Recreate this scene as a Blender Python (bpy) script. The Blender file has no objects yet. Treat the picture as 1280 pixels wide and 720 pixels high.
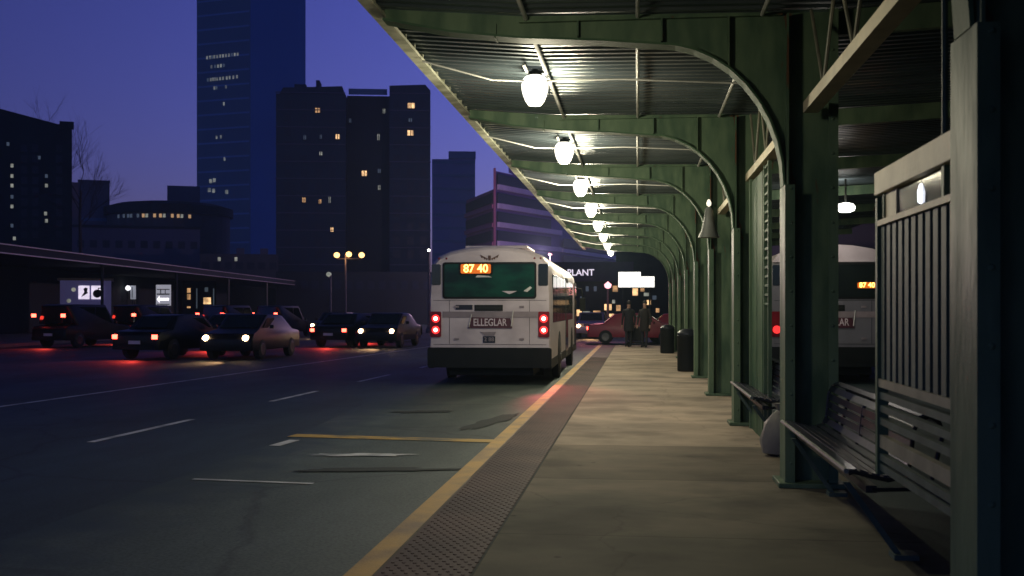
import bpy, bmesh, math, random
from mathutils import Vector, Matrix
random.seed(7)
R = math.radians
sc = bpy.context.scene
COL = sc.collection

# ------------------------------------------------------------------ camera
TH = R(6.4); F = 1400.0
def ray(px, py):
    u = px-640; v = 387-py
    return Vector((-math.sin(TH)*F+math.cos(TH)*u, math.cos(TH)*F+math.sin(TH)*u, v))
def at(px, py, Y):            # real place of something seen in that direction at distance Y up the street
    d = ray(px, py); t = Y/d.y
    return Vector((d.x*t, Y, 1.6+d.z*t))
def gnd(px, py, z=0.0):
    d = ray(px, py); t = (z-1.6)/d.z
    return Vector((d.x*t, d.y*t, z))
cam = bpy.data.cameras.new('camera'); co = bpy.data.objects.new('camera', cam); COL.objects.link(co)
co.location = (0, 0, 1.6); co.rotation_euler = (R(90), 0, TH)
cam.lens = 36*F/1280; cam.sensor_width = 36; cam.shift_y = 27/1280; cam.clip_start = .05; cam.clip_end = 5000
sc.camera = co
cam.dof.use_dof = True; cam.dof.focus_distance = 15; cam.dof.aperture_fstop = 4.0

# ------------------------------------------------------------------ materials
def new_mat(name):
    m = bpy.data.materials.new(name); m.use_nodes = True
    nt = m.node_tree; return m, nt, nt.nodes['Principled BSDF'], nt.links
def mat(name, c, c2=None, rough=.6, metal=0, scale=3, detail=6, bump=0, bscale=30, thr=(.35, .65), stretch=None, spec=.5, rvar=0, c3=None, p3=.70):
    m, nt, b, L = new_mat(name)
    b.inputs['Roughness'].default_value = rough; b.inputs['Metallic'].default_value = metal
    b.inputs['Specular IOR Level'].default_value = spec
    tc = nt.nodes.new('ShaderNodeTexCoord'); mp = nt.nodes.new('ShaderNodeMapping')
    L.new(tc.outputs['Object'], mp.inputs[0])
    if stretch: mp.inputs['Scale'].default_value = stretch
    n = nt.nodes.new('ShaderNodeTexNoise'); n.inputs['Scale'].default_value = scale; n.inputs['Detail'].default_value = detail
    L.new(mp.outputs[0], n.inputs['Vector'])
    r = nt.nodes.new('ShaderNodeValToRGB')
    c2 = c2 or tuple(x*.75 for x in c)
    r.color_ramp.elements[0].position = thr[0]; r.color_ramp.elements[1].position = thr[1]
    r.color_ramp.elements[0].color = (*c, 1); r.color_ramp.elements[1].color = (*c2, 1)
    if c3:
        e = r.color_ramp.elements.new(p3); e.color = (*c2, 1); e = r.color_ramp.elements.new(p3+.025); e.color = (*c3, 1)
    L.new(n.outputs[0], r.inputs[0]); L.new(r.outputs[0], b.inputs['Base Color'])
    if rvar:
        mr = nt.nodes.new('ShaderNodeMapRange'); mr.inputs['From Min'].default_value = .3; mr.inputs['From Max'].default_value = .7
        mr.inputs['To Min'].default_value = rough-rvar; mr.inputs['To Max'].default_value = rough+rvar
        L.new(n.outputs[0], mr.inputs[0]); L.new(mr.outputs[0], b.inputs['Roughness'])
    if bump:
        n2 = nt.nodes.new('ShaderNodeTexNoise'); n2.inputs['Scale'].default_value = bscale; n2.inputs['Detail'].default_value = 4
        L.new(mp.outputs[0], n2.inputs['Vector'])
        bp = nt.nodes.new('ShaderNodeBump'); bp.inputs['Strength'].default_value = bump; bp.inputs['Distance'].default_value = .01
        L.new(n2.outputs[0], bp.inputs['Height']); L.new(bp.outputs[0], b.inputs['Normal'])
    return m
def emit(name, c, s, light=False, vary=0, vscale=8):
    m, nt, b, L = new_mat(name)
    b.inputs['Base Color'].default_value = (*[min(1, x)*.3 for x in c], 1)
    b.inputs['Emission Color'].default_value = (*c, 1); b.inputs['Emission Strength'].default_value = s
    if vary:
        tc = nt.nodes.new('ShaderNodeTexCoord'); n = nt.nodes.new('ShaderNodeTexNoise'); n.inputs['Scale'].default_value = vscale
        L.new(tc.outputs['Object'], n.inputs['Vector'])
        mr = nt.nodes.new('ShaderNodeMapRange'); mr.inputs['From Min'].default_value = .35; mr.inputs['From Max'].default_value = .65
        mr.inputs['To Min'].default_value = s*(1-vary); mr.inputs['To Max'].default_value = s
        L.new(n.outputs[0], mr.inputs[0]); L.new(mr.outputs[0], b.inputs['Emission Strength'])
    if not light: m.cycles.emission_sampling = 'NONE'
    return m

M = {}
M['green'] = mat('green_paint', (.135, .20, .122), (.068, .118, .075), c3=(.11, .06, .035), p3=.655, spec=.12, rough=.55, scale=3.0, detail=9, thr=(.38, .62), stretch=(1.5, 1.5, .45), bump=.25, bscale=18, rvar=.1)
M['green_worn'] = mat('worn_green_paint', (.08, .145, .08), (.045, .095, .052), spec=.12, rough=.6, scale=3, bump=.2, bscale=25)
M['deck'] = mat('corrugated_steel', (.12, .15, .165), (.055, .075, .085), rough=.36, metal=.55, scale=1.3, stretch=(.5, 2.5, 1), rvar=.1)
M['shade_grey'] = mat('grey_enamel', (.16, .17, .16), (.11, .12, .11), rough=.5)
M['fascia'] = mat('fascia_metal', (.50, .50, .38), (.22, .23, .16), rough=.5, scale=5)
M['conduit'] = mat('galvanised_pipe', (.70, .70, .66), (.5, .5, .47), rough=.4, metal=.1, scale=6)
M['cream'] = mat('cream_board', (.68, .60, .40), (.52, .45, .29), rough=.6, scale=4, bump=.2)
M['slat'] = mat('weathered_slat', (.085, .125, .11), (.05, .08, .07), spec=.25, rough=.6, scale=5)
M['slat_light'] = mat('pale_slat', (.26, .25, .18), (.16, .16, .12), rough=.6, scale=5)
M['bench'] = mat('bench_steel', (.06, .065, .105), (.04, .045, .07), rough=.33, metal=.6, scale=6)
M['bench_dark'] = mat('bench_frame', (.02, .024, .035), rough=.4, metal=.3)
M['edge'] = mat('bench_edge_trim', (.30, .33, .30), (.18, .2, .18), rough=.35, metal=.6)
M['black'] = mat('black_plastic', (.005, .007, .008), (.008, .010, .011), rough=.6, spec=.2)
M['rubber'] = mat('rubber', (.014, .014, .014), (.022, .022, .022), rough=.85)
M['glass_dark'] = mat('tinted_glass', (.008, .012, .012), (.012, .018, .016), rough=.08, scale=1.2, spec=.8)
M['glass_green'] = mat('green_tinted_glass', (.006, .060, .036), (.003, .018, .014), rough=.12, thr=(.36, .62), scale=1.3, spec=.35, stretch=(1, 1, 2.5))
M['bus'] = mat('bus_white_paint', (.56, .50, .52), (.36, .31, .33), rough=.36, scale=1.3, detail=9, thr=(.42, .75), stretch=(1, .3, 1.4), spec=.4)
M['bus_unlit'] = mat('bus_unlit_paint', (.17, .17, .19), (.13, .13, .15), rough=.4, scale=1.6)  # bus paint darkened, the unlit look of the right bus put into colour
M['bus_band'] = mat('bus_grey_band', (.27, .23, .24), (.20, .17, .18), rough=.4)
M['maroon'] = mat('maroon_panel', (.08, .018, .03), (.05, .012, .02), rough=.5)
M['steel'] = mat('wheel_steel', (.08, .08, .08), (.05, .05, .05), rough=.4, metal=.7)
M['lamp_metal'] = mat('lamp_metal', (.05, .055, .05), rough=.45, metal=.5)
M['globe'] = emit('lamp_globe', (1, .95, .82), 2.4, vary=.45, vscale=5)
M['globe_far'] = emit('lane_lamp_glow', (1, .97, .88), 9)
M['amber'] = emit('amber_lamp', (1, .50, .16), 3.5)
M['amber_led'] = emit('amber_led', (1, .26, .02), 3.2, vary=.35, vscale=9)
M['amber_char'] = emit('amber_led_characters', (1, .55, .12), 4.5)
M['led_back'] = emit('sign_backing', (1, .2, .015), .6)
M['red'] = emit('tail_lamp_red', (1, .03, .03), 1.6, light=True)
M['red_hot'] = emit('tail_bulb', (1, .36, .28), 12, light=True)
M['red_dim'] = mat('tail_lamp_housing', (.22, .008, .012), (.12, .005, .008), rough=.25)
M['red_car'] = emit('car_tail_lamp', (1, .05, .03), 14)
M['head'] = emit('car_headlamp', (1, .62, .30), 26)
M['warm_win'] = emit('warm_window', (1, .55, .24), .8, vary=.7, vscale=1.6)
M['warm_bright'] = emit('bright_warm_window', (1, .60, .28), 1.6, vary=.7, vscale=1.8)
M['pale_win'] = emit('pale_window', (.85, .88, .72), .32, vary=.6, vscale=2)
M['dim_win'] = emit('dim_window', (.45, .6, .75), .08)
M['white_sign'] = emit('white_sign_light', (.90, .80, 1), .95, vary=.25, vscale=3)
M['end_sign'] = emit('bright_sign_light', (1, .98, .9), 1.6)
M['violet'] = emit('violet_panel_light', (.22, .20, .55), .10)
M['blue_light'] = emit('blue_sign_light', (.35, .4, 1), 1.2)
M['pink'] = emit('pink_lamp', (1, .45, .5), 2)
M['ink'] = mat('sign_ink', (.03, .02, .03), rough=.7)
M['white_text'] = mat('white_lettering', (.7, .62, .66), rough=.5)
M['brown_mark'] = mat('brown_emblem', (.10, .05, .04), rough=.6)
M['car_dark'] = mat('dark_car_paint', (.005, .006, .008), (.008, .008, .011), rough=.35, spec=.2)
M['car_grey'] = mat('grey_car_paint', (.008, .008, .010), (.006, .006, .008), rough=.35, spec=.2)
M['car_trail_red'] = mat('trail_red_car_paint', (.32, .02, .04), (.25, .015, .03), rough=.45)  # red body colour stands in for the light trail at the crossing
M['car_silver'] = mat('silver_car_paint', (.28, .27, .28), (.22, .21, .22), rough=.3, metal=.4)
M['skin'] = mat('skin', (.35, .2, .14), rough=.55); M['hair'] = mat('dark_hair', (.015, .012, .01), rough=.7)
M['coat'] = mat('dark_coat', (.008, .009, .012), (.012, .012, .016), rough=.9, bump=.3)
M['coat2'] = mat('dark_brown_coat', (.012, .009, .008), rough=.85)
M['trousers'] = mat('dark_trousers', (.015, .016, .022), rough=.85)
M['bark'] = mat('bark', (.05, .04, .035), rough=.9)
M['bag'] = mat('pale_bag', (.20, .19, .165), (.13, .12, .11), rough=.6, bump=.5, bscale=10)
M['brick_dark'] = mat('dark_brick', (.05, .055, .07), (.035, .04, .05), rough=.8, scale=.4)
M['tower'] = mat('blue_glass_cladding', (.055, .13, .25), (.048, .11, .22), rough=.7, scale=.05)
M['tower_side'] = mat('blue_cladding_lit', (.12, .25, .55), (.105, .22, .49), rough=.7, scale=.05)  # brighter copy of the tower cladding, light on the side face put into colour
M['apartment'] = mat('dark_brick_apartment', (.014, .032, .055), (.010, .025, .045), rough=.85, scale=.1)
M['bldg_mid'] = mat('blue_grey_concrete', (.07, .075, .13), (.055, .06, .1), rough=.8, scale=.1)
M['bldg_tan'] = mat('tan_concrete', (.17, .12, .13), (.13, .09, .1), rough=.8, scale=.2)
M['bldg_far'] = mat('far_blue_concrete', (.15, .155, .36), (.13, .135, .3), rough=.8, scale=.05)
M['bldg_purple'] = mat('purple_grey_concrete', (.20, .12, .42), (.16, .10, .34), rough=.8, scale=.1)
M['bldg_red'] = mat('reddish_concrete', (.45, .14, .26), (.34, .11, .2), rough=.8, scale=.1)
M['tower_win'] = emit('tower_window', (.8, .85, .75), .24, vary=.7, vscale=.6)
M['round_win'] = emit('faint_warm_window', (1, .6, .3), .4)
M['dark_purple'] = mat('dark_purple_panel', (.05, .03, .08), (.04, .025, .06), rough=.8)
M['band'] = mat('pale_floor_band', (.75, .62, .85), (.6, .5, .7), rough=.6, scale=.3)
M['window_dark'] = mat('dark_window', (.012, .018, .03), (.018, .025, .04), rough=.45, scale=.2, spec=.3)
M['black_bldg'] = mat('black_wall', (.008, .016, .022), (.006, .011, .016), rough=.85, scale=.3)
M['roof_edge'] = mat('roof_edge_metal', (.42, .36, .40), (.3, .27, .3), rough=.5, scale=.3)
M['stone'] = mat('sidewalk_concrete', (.16, .155, .15), (.11, .11, .105), rough=.8, scale=1.5, bump=.3)

def asphalt(name, a, b_, wear, sc1=.6, edge=False):
    m, nt, bs, L = new_mat(name)
    tc = nt.nodes.new('ShaderNodeTexCoord')
    mp = nt.nodes.new('ShaderNodeMapping'); mp.inputs['Scale'].default_value = (1, .35, 1); L.new(tc.outputs['Object'], mp.inputs[0])
    n = nt.nodes.new('ShaderNodeTexNoise'); n.inputs['Scale'].default_value = sc1; n.inputs['Detail'].default_value = 8; n.inputs['Roughness'].default_value = .6
    L.new(mp.outputs[0], n.inputs['Vector'])
    r = nt.nodes.new('ShaderNodeValToRGB'); r.color_ramp.elements[0].position = .36; r.color_ramp.elements[1].position = .62
    r.color_ramp.elements[0].color = (*a, 1); r.color_ramp.elements[1].color = (*b_, 1); L.new(n.outputs[0], r.inputs[0])
    g = nt.nodes.new('ShaderNodeTexNoise'); g.inputs['Scale'].default_value = 38; g.inputs['Detail'].default_value = 6; L.new(tc.outputs['Object'], g.inputs['Vector'])
    mx = nt.nodes.new('ShaderNodeMix'); mx.data_type = 'RGBA'; mx.blend_type = 'MULTIPLY'; mx.inputs[0].default_value = .8
    gr = nt.nodes.new('ShaderNodeValToRGB'); gr.color_ramp.elements[0].position = .3; gr.color_ramp.elements[0].color = (.38, .38, .38, 1); gr.color_ramp.elements[1].position = .6
    L.new(g.outputs[0], gr.inputs[0]); L.new(r.outputs[0], mx.inputs[6]); L.new(gr.outputs[0], mx.inputs[7])
    # cracks and patched seams
    v = nt.nodes.new('ShaderNodeTexVoronoi'); v.feature = 'DISTANCE_TO_EDGE'; v.inputs['Scale'].default_value = .35
    nn = nt.nodes.new('ShaderNodeTexNoise'); nn.inputs['Scale'].default_value = 1.7; nn.inputs['Detail'].default_value = 6; L.new(tc.outputs['Object'], nn.inputs['Vector'])
    mv = nt.nodes.new('ShaderNodeMix'); mv.data_type = 'RGBA'; mv.inputs[0].default_value = .3
    L.new(tc.outputs['Object'], mv.inputs[6]); L.new(nn.outputs['Color'], mv.inputs[7]); L.new(mv.outputs[2], v.inputs['Vector'])
    cr = nt.nodes.new('ShaderNodeValToRGB'); cr.color_ramp.elements[0].position = .0; cr.color_ramp.elements[0].color = (wear, wear, wear, 1)
    cr.color_ramp.elements[1].position = .012; L.new(v.outputs['Distance'], cr.inputs[0])
    m2 = nt.nodes.new('ShaderNodeMix'); m2.data_type = 'RGBA'; m2.blend_type = 'MULTIPLY'; m2.inputs[0].default_value = 1
    L.new(mx.outputs[2], m2.inputs[6]); L.new(cr.outputs[0], m2.inputs[7]); L.new(m2.outputs[2], bs.inputs['Base Color'])
    if edge:
        sx = nt.nodes.new('ShaderNodeSeparateXYZ'); L.new(tc.outputs['Object'], sx.inputs[0])
        ad = nt.nodes.new('ShaderNodeMath'); ad.operation = 'MULTIPLY_ADD'; ad.inputs[1].default_value = 2.6; L.new(nn.outputs[0], ad.inputs[0]); L.new(sx.outputs['X'], ad.inputs[2])
        me_ = nt.nodes.new('ShaderNodeMapRange'); me_.inputs['From Min'].default_value = -3.1; me_.inputs['From Max'].default_value = -2.0; L.new(ad.outputs[0], me_.inputs[0])
        mm = nt.nodes.new('ShaderNodeMix'); mm.data_type = 'RGBA'; L.new(me_.outputs[0], mm.inputs[0]); mm.inputs[6].default_value = (.026, .050, .052, 1); L.new(m2.outputs[2], mm.inputs[7]); L.new(mm.outputs[2], bs.inputs['Base Color'])
    mr = nt.nodes.new('ShaderNodeMapRange'); mr.inputs['To Min'].default_value = .5; mr.inputs['To Max'].default_value = .85; L.new(n.outputs[0], mr.inputs[0]); L.new(mr.outputs[0], bs.inputs['Roughness'])
    bp = nt.nodes.new('ShaderNodeBump'); bp.inputs['Strength'].default_value = .35; bp.inputs['Distance'].default_value = .006; L.new(g.outputs[0], bp.inputs['Height']); L.new(bp.outputs[0], bs.inputs['Normal'])
    return m
M['asphalt'] = asphalt('asphalt', (.034, .066, .068), (.020, .040, .043), .5)
M['pad'] = asphalt('bus_lane_concrete', (.115, .155, .125), (.055, .080, .068), .6, .5, edge=True)

def platform_mat():
    m, nt, bs, L = new_mat('platform_concrete')
    tc = nt.nodes.new('ShaderNodeTexCoord')
    mp = nt.nodes.new('ShaderNodeMapping'); mp.inputs['Scale'].default_value = (.8, 1.15, 1); L.new(tc.outputs['Object'], mp.inputs[0])
    n = nt.nodes.new('ShaderNodeTexNoise'); n.inputs['Scale'].default_value = .9; n.inputs['Detail'].default_value = 9; n.inputs['Roughness'].default_value = .62; L.new(mp.outputs[0], n.inputs['Vector'])
    r = nt.nodes.new('ShaderNodeValToRGB'); r.color_ramp.elements[0].position = .34; r.color_ramp.elements[1].position = .64
    r.color_ramp.elements[0].color = (.29, .245, .19, 1); r.color_ramp.elements[1].color = (.50, .40, .30, 1); L.new(n.outputs[0], r.inputs[0])
    # poured bays of differing tone, joints every 2.4 m across
    sx = nt.nodes.new('ShaderNodeSeparateXYZ'); L.new(tc.outputs['Object'], sx.inputs[0])
    dv = nt.nodes.new('ShaderNodeMath'); dv.operation = 'DIVIDE'; dv.inputs[1].default_value = 2.4; L.new(sx.outputs['Y'], dv.inputs[0])
    fl = nt.nodes.new('ShaderNodeMath'); fl.operation = 'FLOOR'; L.new(dv.outputs[0], fl.inputs[0])
    wn = nt.nodes.new('ShaderNodeTexWhiteNoise'); wn.noise_dimensions = '1D'; L.new(fl.outputs[0], wn.inputs['W'])
    bay = nt.nodes.new('ShaderNodeMapRange'); bay.inputs['To Min'].default_value = .72; bay.inputs['To Max'].default_value = 1.08; L.new(wn.outputs['Value'], bay.inputs[0])
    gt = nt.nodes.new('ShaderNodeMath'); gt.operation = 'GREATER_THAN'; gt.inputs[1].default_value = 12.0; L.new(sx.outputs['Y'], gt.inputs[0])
    fr = nt.nodes.new('ShaderNodeMath'); fr.operation = 'FRACT'; L.new(dv.outputs[0], fr.inputs[0])
    jt = nt.nodes.new('ShaderNodeMath'); jt.operation = 'LESS_THAN'; jt.inputs[1].default_value = .006; L.new(fr.outputs[0], jt.inputs[0])
    jm = nt.nodes.new('ShaderNodeMapRange'); jm.inputs['To Min'].default_value = 1; jm.inputs['To Max'].default_value = .45; L.new(jt.outputs[0], jm.inputs[0])
    ml = nt.nodes.new('ShaderNodeMath'); ml.operation = 'MULTIPLY'; L.new(bay.outputs[0], ml.inputs[0]); L.new(jm.outputs[0], ml.inputs[1])
    # small dark gum spots
    v = nt.nodes.new('ShaderNodeTexVoronoi'); v.inputs['Scale'].default_value = 2.3; L.new(tc.outputs['Object'], v.inputs['Vector'])
    gs = nt.nodes.new('ShaderNodeValToRGB'); gs.color_ramp.elements[0].position = .045; gs.color_ramp.elements[0].color = (.5, .5, .5, 1); gs.color_ramp.elements[1].position = .06; L.new(v.outputs['Distance'], gs.inputs[0])
    m2 = nt.nodes.new('ShaderNodeMix'); m2.data_type = 'RGBA'; m2.blend_type = 'MULTIPLY'; m2.inputs[0].default_value = 1
    L.new(r.outputs[0], m2.inputs[6]); L.new(ml.outputs[0], m2.inputs[7])
    m3 = nt.nodes.new('ShaderNodeMix'); m3.data_type = 'RGBA'; m3.blend_type = 'MULTIPLY'; m3.inputs[0].default_value = 1
    L.new(m2.outputs[2], m3.inputs[6]); L.new(gs.outputs[0], m3.inputs[7])
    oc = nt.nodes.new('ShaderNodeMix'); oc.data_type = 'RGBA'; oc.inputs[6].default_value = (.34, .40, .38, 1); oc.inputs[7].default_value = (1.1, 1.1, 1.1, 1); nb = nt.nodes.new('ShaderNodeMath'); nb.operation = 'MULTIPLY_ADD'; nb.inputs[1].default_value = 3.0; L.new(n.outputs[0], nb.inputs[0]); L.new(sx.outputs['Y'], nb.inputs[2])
    sb = nt.nodes.new('ShaderNodeMapRange'); sb.inputs['From Min'].default_value = 8.5; sb.inputs['From Max'].default_value = 15.5; L.new(nb.outputs[0], sb.inputs[0])  # near end tinted darker, blending to full colour up the platform
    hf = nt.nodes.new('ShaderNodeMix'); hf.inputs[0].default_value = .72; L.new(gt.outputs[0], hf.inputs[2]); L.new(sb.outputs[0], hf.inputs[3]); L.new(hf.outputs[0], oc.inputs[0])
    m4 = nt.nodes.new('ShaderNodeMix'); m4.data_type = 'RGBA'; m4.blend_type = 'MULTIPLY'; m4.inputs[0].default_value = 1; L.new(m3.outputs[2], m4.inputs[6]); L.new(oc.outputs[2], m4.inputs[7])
    # hairline cracks and big soft stains
    cn = nt.nodes.new('ShaderNodeTexNoise'); cn.inputs['Scale'].default_value = 2.2; cn.inputs['Detail'].default_value = 6; L.new(tc.outputs['Object'], cn.inputs['Vector'])
    cm = nt.nodes.new('ShaderNodeMix'); cm.data_type = 'RGBA'; cm.inputs[0].default_value = .35; L.new(tc.outputs['Object'], cm.inputs[6]); L.new(cn.outputs['Color'], cm.inputs[7])
    cv = nt.nodes.new('ShaderNodeTexVoronoi'); cv.feature = 'DISTANCE_TO_EDGE'; cv.inputs['Scale'].default_value = .55; L.new(cm.outputs[2], cv.inputs['Vector'])
    cr = nt.nodes.new('ShaderNodeValToRGB'); cr.color_ramp.elements[0].position = 0; cr.color_ramp.elements[0].color = (.75, .75, .75, 1); cr.color_ramp.elements[1].position = .006; L.new(cv.outputs['Distance'], cr.inputs[0])
    sn = nt.nodes.new('ShaderNodeTexNoise'); sn.inputs['Scale'].default_value = 1.1; sn.inputs['Detail'].default_value = 3; L.new(tc.outputs['Object'], sn.inputs['Vector'])
    sr = nt.nodes.new('ShaderNodeValToRGB'); sr.color_ramp.elements[0].position = .36; sr.color_ramp.elements[0].color = (.62, .63, .64, 1); sr.color_ramp.elements[1].position = .50; L.new(sn.outputs[0], sr.inputs[0])
    m5 = nt.nodes.new('ShaderNodeMix'); m5.data_type = 'RGBA'; m5.blend_type = 'MULTIPLY'; m5.inputs[0].default_value = 1; L.new(m4.outputs[2], m5.inputs[6]); L.new(cr.outputs[0], m5.inputs[7])
    m6 = nt.nodes.new('ShaderNodeMix'); m6.data_type = 'RGBA'; m6.blend_type = 'MULTIPLY'; m6.inputs[0].default_value = .85; L.new(m5.outputs[2], m6.inputs[6]); L.new(sr.outputs[0], m6.inputs[7])
    L.new(m6.outputs[2], bs.inputs['Base Color'])
    bs.inputs['Roughness'].default_value = .8; bs.inputs['Specular IOR Level'].default_value = .12
    g = nt.nodes.new('ShaderNodeTexNoise'); g.inputs['Scale'].default_value = 45; g.inputs['Detail'].default_value = 4; L.new(tc.outputs['Object'], g.inputs['Vector'])
    bp = nt.nodes.new('ShaderNodeBump'); bp.inputs['Strength'].default_value = .25; bp.inputs['Distance'].default_value = .006; L.new(g.outputs[0], bp.inputs['Height']); L.new(bp.outputs[0], bs.inputs['Normal'])
    return m
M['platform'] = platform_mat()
M['yellow'] = mat('yellow_kerb_paint', (.60, .36, .06), (.30, .20, .07), rough=.6, scale=2.2, detail=9, thr=(.42, .68), bump=.3, bscale=40, stretch=(1, .8, 1))
M['yellow_line'] = mat('yellow_road_paint', (.55, .36, .08), (.16, .15, .09), rough=.65, scale=1.8, detail=9, thr=(.45, .62))
M['white_line'] = mat('white_road_paint', (.62, .64, .64), (.25, .27, .27), rough=.65, scale=2.2, detail=9, thr=(.45, .68))
M['tactile'] = mat('tactile_paver', (.12, .078, .066), (.075, .052, .046), spec=.2, rough=.7, scale=1.2, detail=7, bump=.2)
M['patch'] = mat('tar_patch', (.022, .03, .026), (.03, .038, .034), rough=.85, scale=3)

# ------------------------------------------------------------------ mesh helpers
class MB:
    def __init__(s): s.v = []; s.f = []
    def add(s, vs, fs):
        n = len(s.v); s.v += [tuple(v) for v in vs]; s.f += [tuple(i+n for i in f) for f in fs]; return s
    def box(s, x0, x1, y0, y1, z0, z1):
        return s.add([(x0, y0, z0), (x1, y0, z0), (x1, y1, z0), (x0, y1, z0), (x0, y0, z1), (x1, y0, z1), (x1, y1, z1), (x0, y1, z1)],
                     [(3, 2, 1, 0), (4, 5, 6, 7), (0, 1, 5, 4), (1, 2, 6, 5), (2, 3, 7, 6), (3, 0, 4, 7)])
    def prism(s, poly, h0, h1, axis='z'):     # convex or simple polygon, extruded
        n = len(poly)
        def P(a, b, h): return {'z': (a, b, h), 'y': (a, h, b), 'x': (h, a, b)}[axis]
        vs = [P(a, b, h0) for a, b in poly]+[P(a, b, h1) for a, b in poly]
        return s.add(vs, [tuple(range(n))[::-1], tuple(range(n, 2*n))]+[(i, (i+1) % n, n+(i+1) % n, n+i) for i in range(n)])
    def tube(s, pts, r, n=8, caps=True):
        pts = [Vector(p) for p in pts]; rs = r if isinstance(r, (list, tuple)) else [r]*len(pts)
        base = len(s.v); up = None
        for i, p in enumerate(pts):
            t = ((pts[min(i+1, len(pts)-1)]-pts[max(i-1, 0)])).normalized()
            a = t.cross(Vector((0, 0, 1)) if abs(t.z) < .95 else Vector((1, 0, 0))).normalized() if up is None else (up-t*up.dot(t)).normalized()
            up = a; b = t.cross(a)
            for k in range(n):
                q = p+(a*math.cos(2*math.pi*k/n)+b*math.sin(2*math.pi*k/n))*rs[i]; s.v.append(tuple(q))
        for i in range(len(pts)-1):
            for k in range(n): s.f.append((base+i*n+k, base+i*n+(k+1) % n, base+(i+1)*n+(k+1) % n, base+(i+1)*n+k))
        if caps: s.f.append(tuple(base+k for k in range(n))[::-1]); s.f.append(tuple(base+(len(pts)-1)*n+k for k in range(n)))
        return s
    def lathe(s, prof, c=(0, 0, 0), n=20, axis='z'):
        base = len(s.v)
        for r_, h in prof:
            for k in range(n):
                a = 2*math.pi*k/n; x, y = r_*math.cos(a), r_*math.sin(a)
                p = {'z': (x, y, h), 'y': (x, h, y), 'x': (h, x, y)}[axis]
                s.v.append((p[0]+c[0], p[1]+c[1], p[2]+c[2]))
        m = len(prof)
        for i in range(m-1):
            for k in range(n): s.f.append((base+i*n+k, base+i*n+(k+1) % n, base+(i+1)*n+(k+1) % n, base+(i+1)*n+k))
        s.f.append(tuple(base+k for k in range(n))); s.f.append(tuple(base+(m-1)*n+k for k in range(n)))
        return s
    def build(s, name, m, parent=None, smooth=False, bevel=0, loc=None, rz=0):
        me = bpy.data.meshes.new(name); me.from_pydata(s.v, [], s.f)
        bm = bmesh.new(); bm.from_mesh(me); bmesh.ops.recalc_face_normals(bm, faces=bm.faces)
        if bevel: bmesh.ops.bevel(bm, geom=[e for e in bm.edges if len(e.link_faces) == 2 and e.calc_face_angle(0) > .6], offset=bevel, segments=2, affect='EDGES', profile=.5)
        bm.to_mesh(me); bm.free()
        if smooth: me.shade_smooth(); me.set_sharp_from_angle(angle=R(38))
        me.materials.append(m); o = bpy.data.objects.new(name, me); COL.objects.link(o)
        if parent: o.parent = parent
        if loc: o.location = loc
        o.rotation_euler.z = rz
        return o
def B(name, m, x0, x1, y0, y1, z0, z1, parent=None, bevel=0): return MB().box(x0, x1, y0, y1, z0, z1).build(name, m, parent, bevel=bevel)
def thing(name, label, cat, loc=(0, 0, 0), rz=0, group=None):
    o = bpy.data.objects.new(name, None); COL.objects.link(o); o.location = loc; o.rotation_euler.z = rz; o.empty_display_size = .2
    o['label'] = label; o['category'] = cat
    if group: o['group'] = group
    return o
def tag(o, label, cat, group=None):
    o['label'] = label; o['category'] = cat
    if group: o['group'] = group
    return o
def struct(o, kind='structure', label=None, cat=None):
    o['kind'] = kind
    if label: o['label'] = label
    if cat: o['category'] = cat
    return o
def copy_tree(o, parent=None):
    c = o.copy(); COL.objects.link(c)
    if parent: c.parent = parent
    for ch in list(o.children): copy_tree(ch, c)
    return c
def text(name, s, size, m, parent, loc, rot=(R(90), 0, 0), ext=.004, sx=1):
    cu = bpy.data.curves.new(name, 'FONT'); cu.body = s; cu.size = size; cu.extrude = ext; cu.align_x = 'CENTER'; cu.align_y = 'CENTER'; cu.offset = size*.012
    t = bpy.data.objects.new(name+'_tmp', cu); COL.objects.link(t)
    dg = bpy.context.evaluated_depsgraph_get(); me = bpy.data.meshes.new_from_object(t.evaluated_get(dg)); me.name = name
    bpy.data.objects.remove(t); me.materials.clear(); me.materials.append(m)
    o = bpy.data.objects.new(name, me); COL.objects.link(o); o.parent = parent; o.location = loc; o.rotation_euler = rot; o.scale = (sx, 1, 1); return o
def plane_poly(name, m, pts, z):
    return MB().add([(p[0], p[1], z) for p in pts], [tuple(range(len(pts)))]).build(name, m)

# ------------------------------------------------------------------ ground, roads, platform
PY0, PY1 = -8.0, 45.5
g = MB()
g.add([(-2500, -400, -.012), (2500, -400, -.012), (2500, 3000, -.012), (-2500, 3000, -.012)], [(0, 1, 2, 3)])
struct(g.build('ground', M['stone']), label='dark paved ground of the city')
struct(plane_poly('road', M['asphalt'], [(-26, -60), (60, -60), (60, 400), (-58, 400), (-26, 40)], 0), label='dark asphalt street beside the platform')
struct(plane_poly('bus_lane', M['pad'], [(-4.55, -20), (-1.61, -20), (-1.61, 47), (-5.2, 47), (-4.7, 20), (-4.3, 13.8), (-4.4, 5)], .004), label='pale worn concrete bus lane beside the kerb')
# far pavement with kerb
MB().prism([(-24.5, 20), (-60, 20), (-90, 260), (-45, 260)], 0, .14).build('pavement', M['stone'])['kind'] = 'structure'
struct(bpy.data.objects['pavement'])
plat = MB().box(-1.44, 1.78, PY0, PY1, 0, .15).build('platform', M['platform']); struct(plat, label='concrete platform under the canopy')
k = MB().prism([(-1.62, 0), (-1.44, 0), (-1.44, .151), (-1.595, .151), (-1.62, .125)], PY0, PY1, 'y').build('kerb', M['yellow']); struct(k, label='yellow painted kerb along the platform edge')
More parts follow.
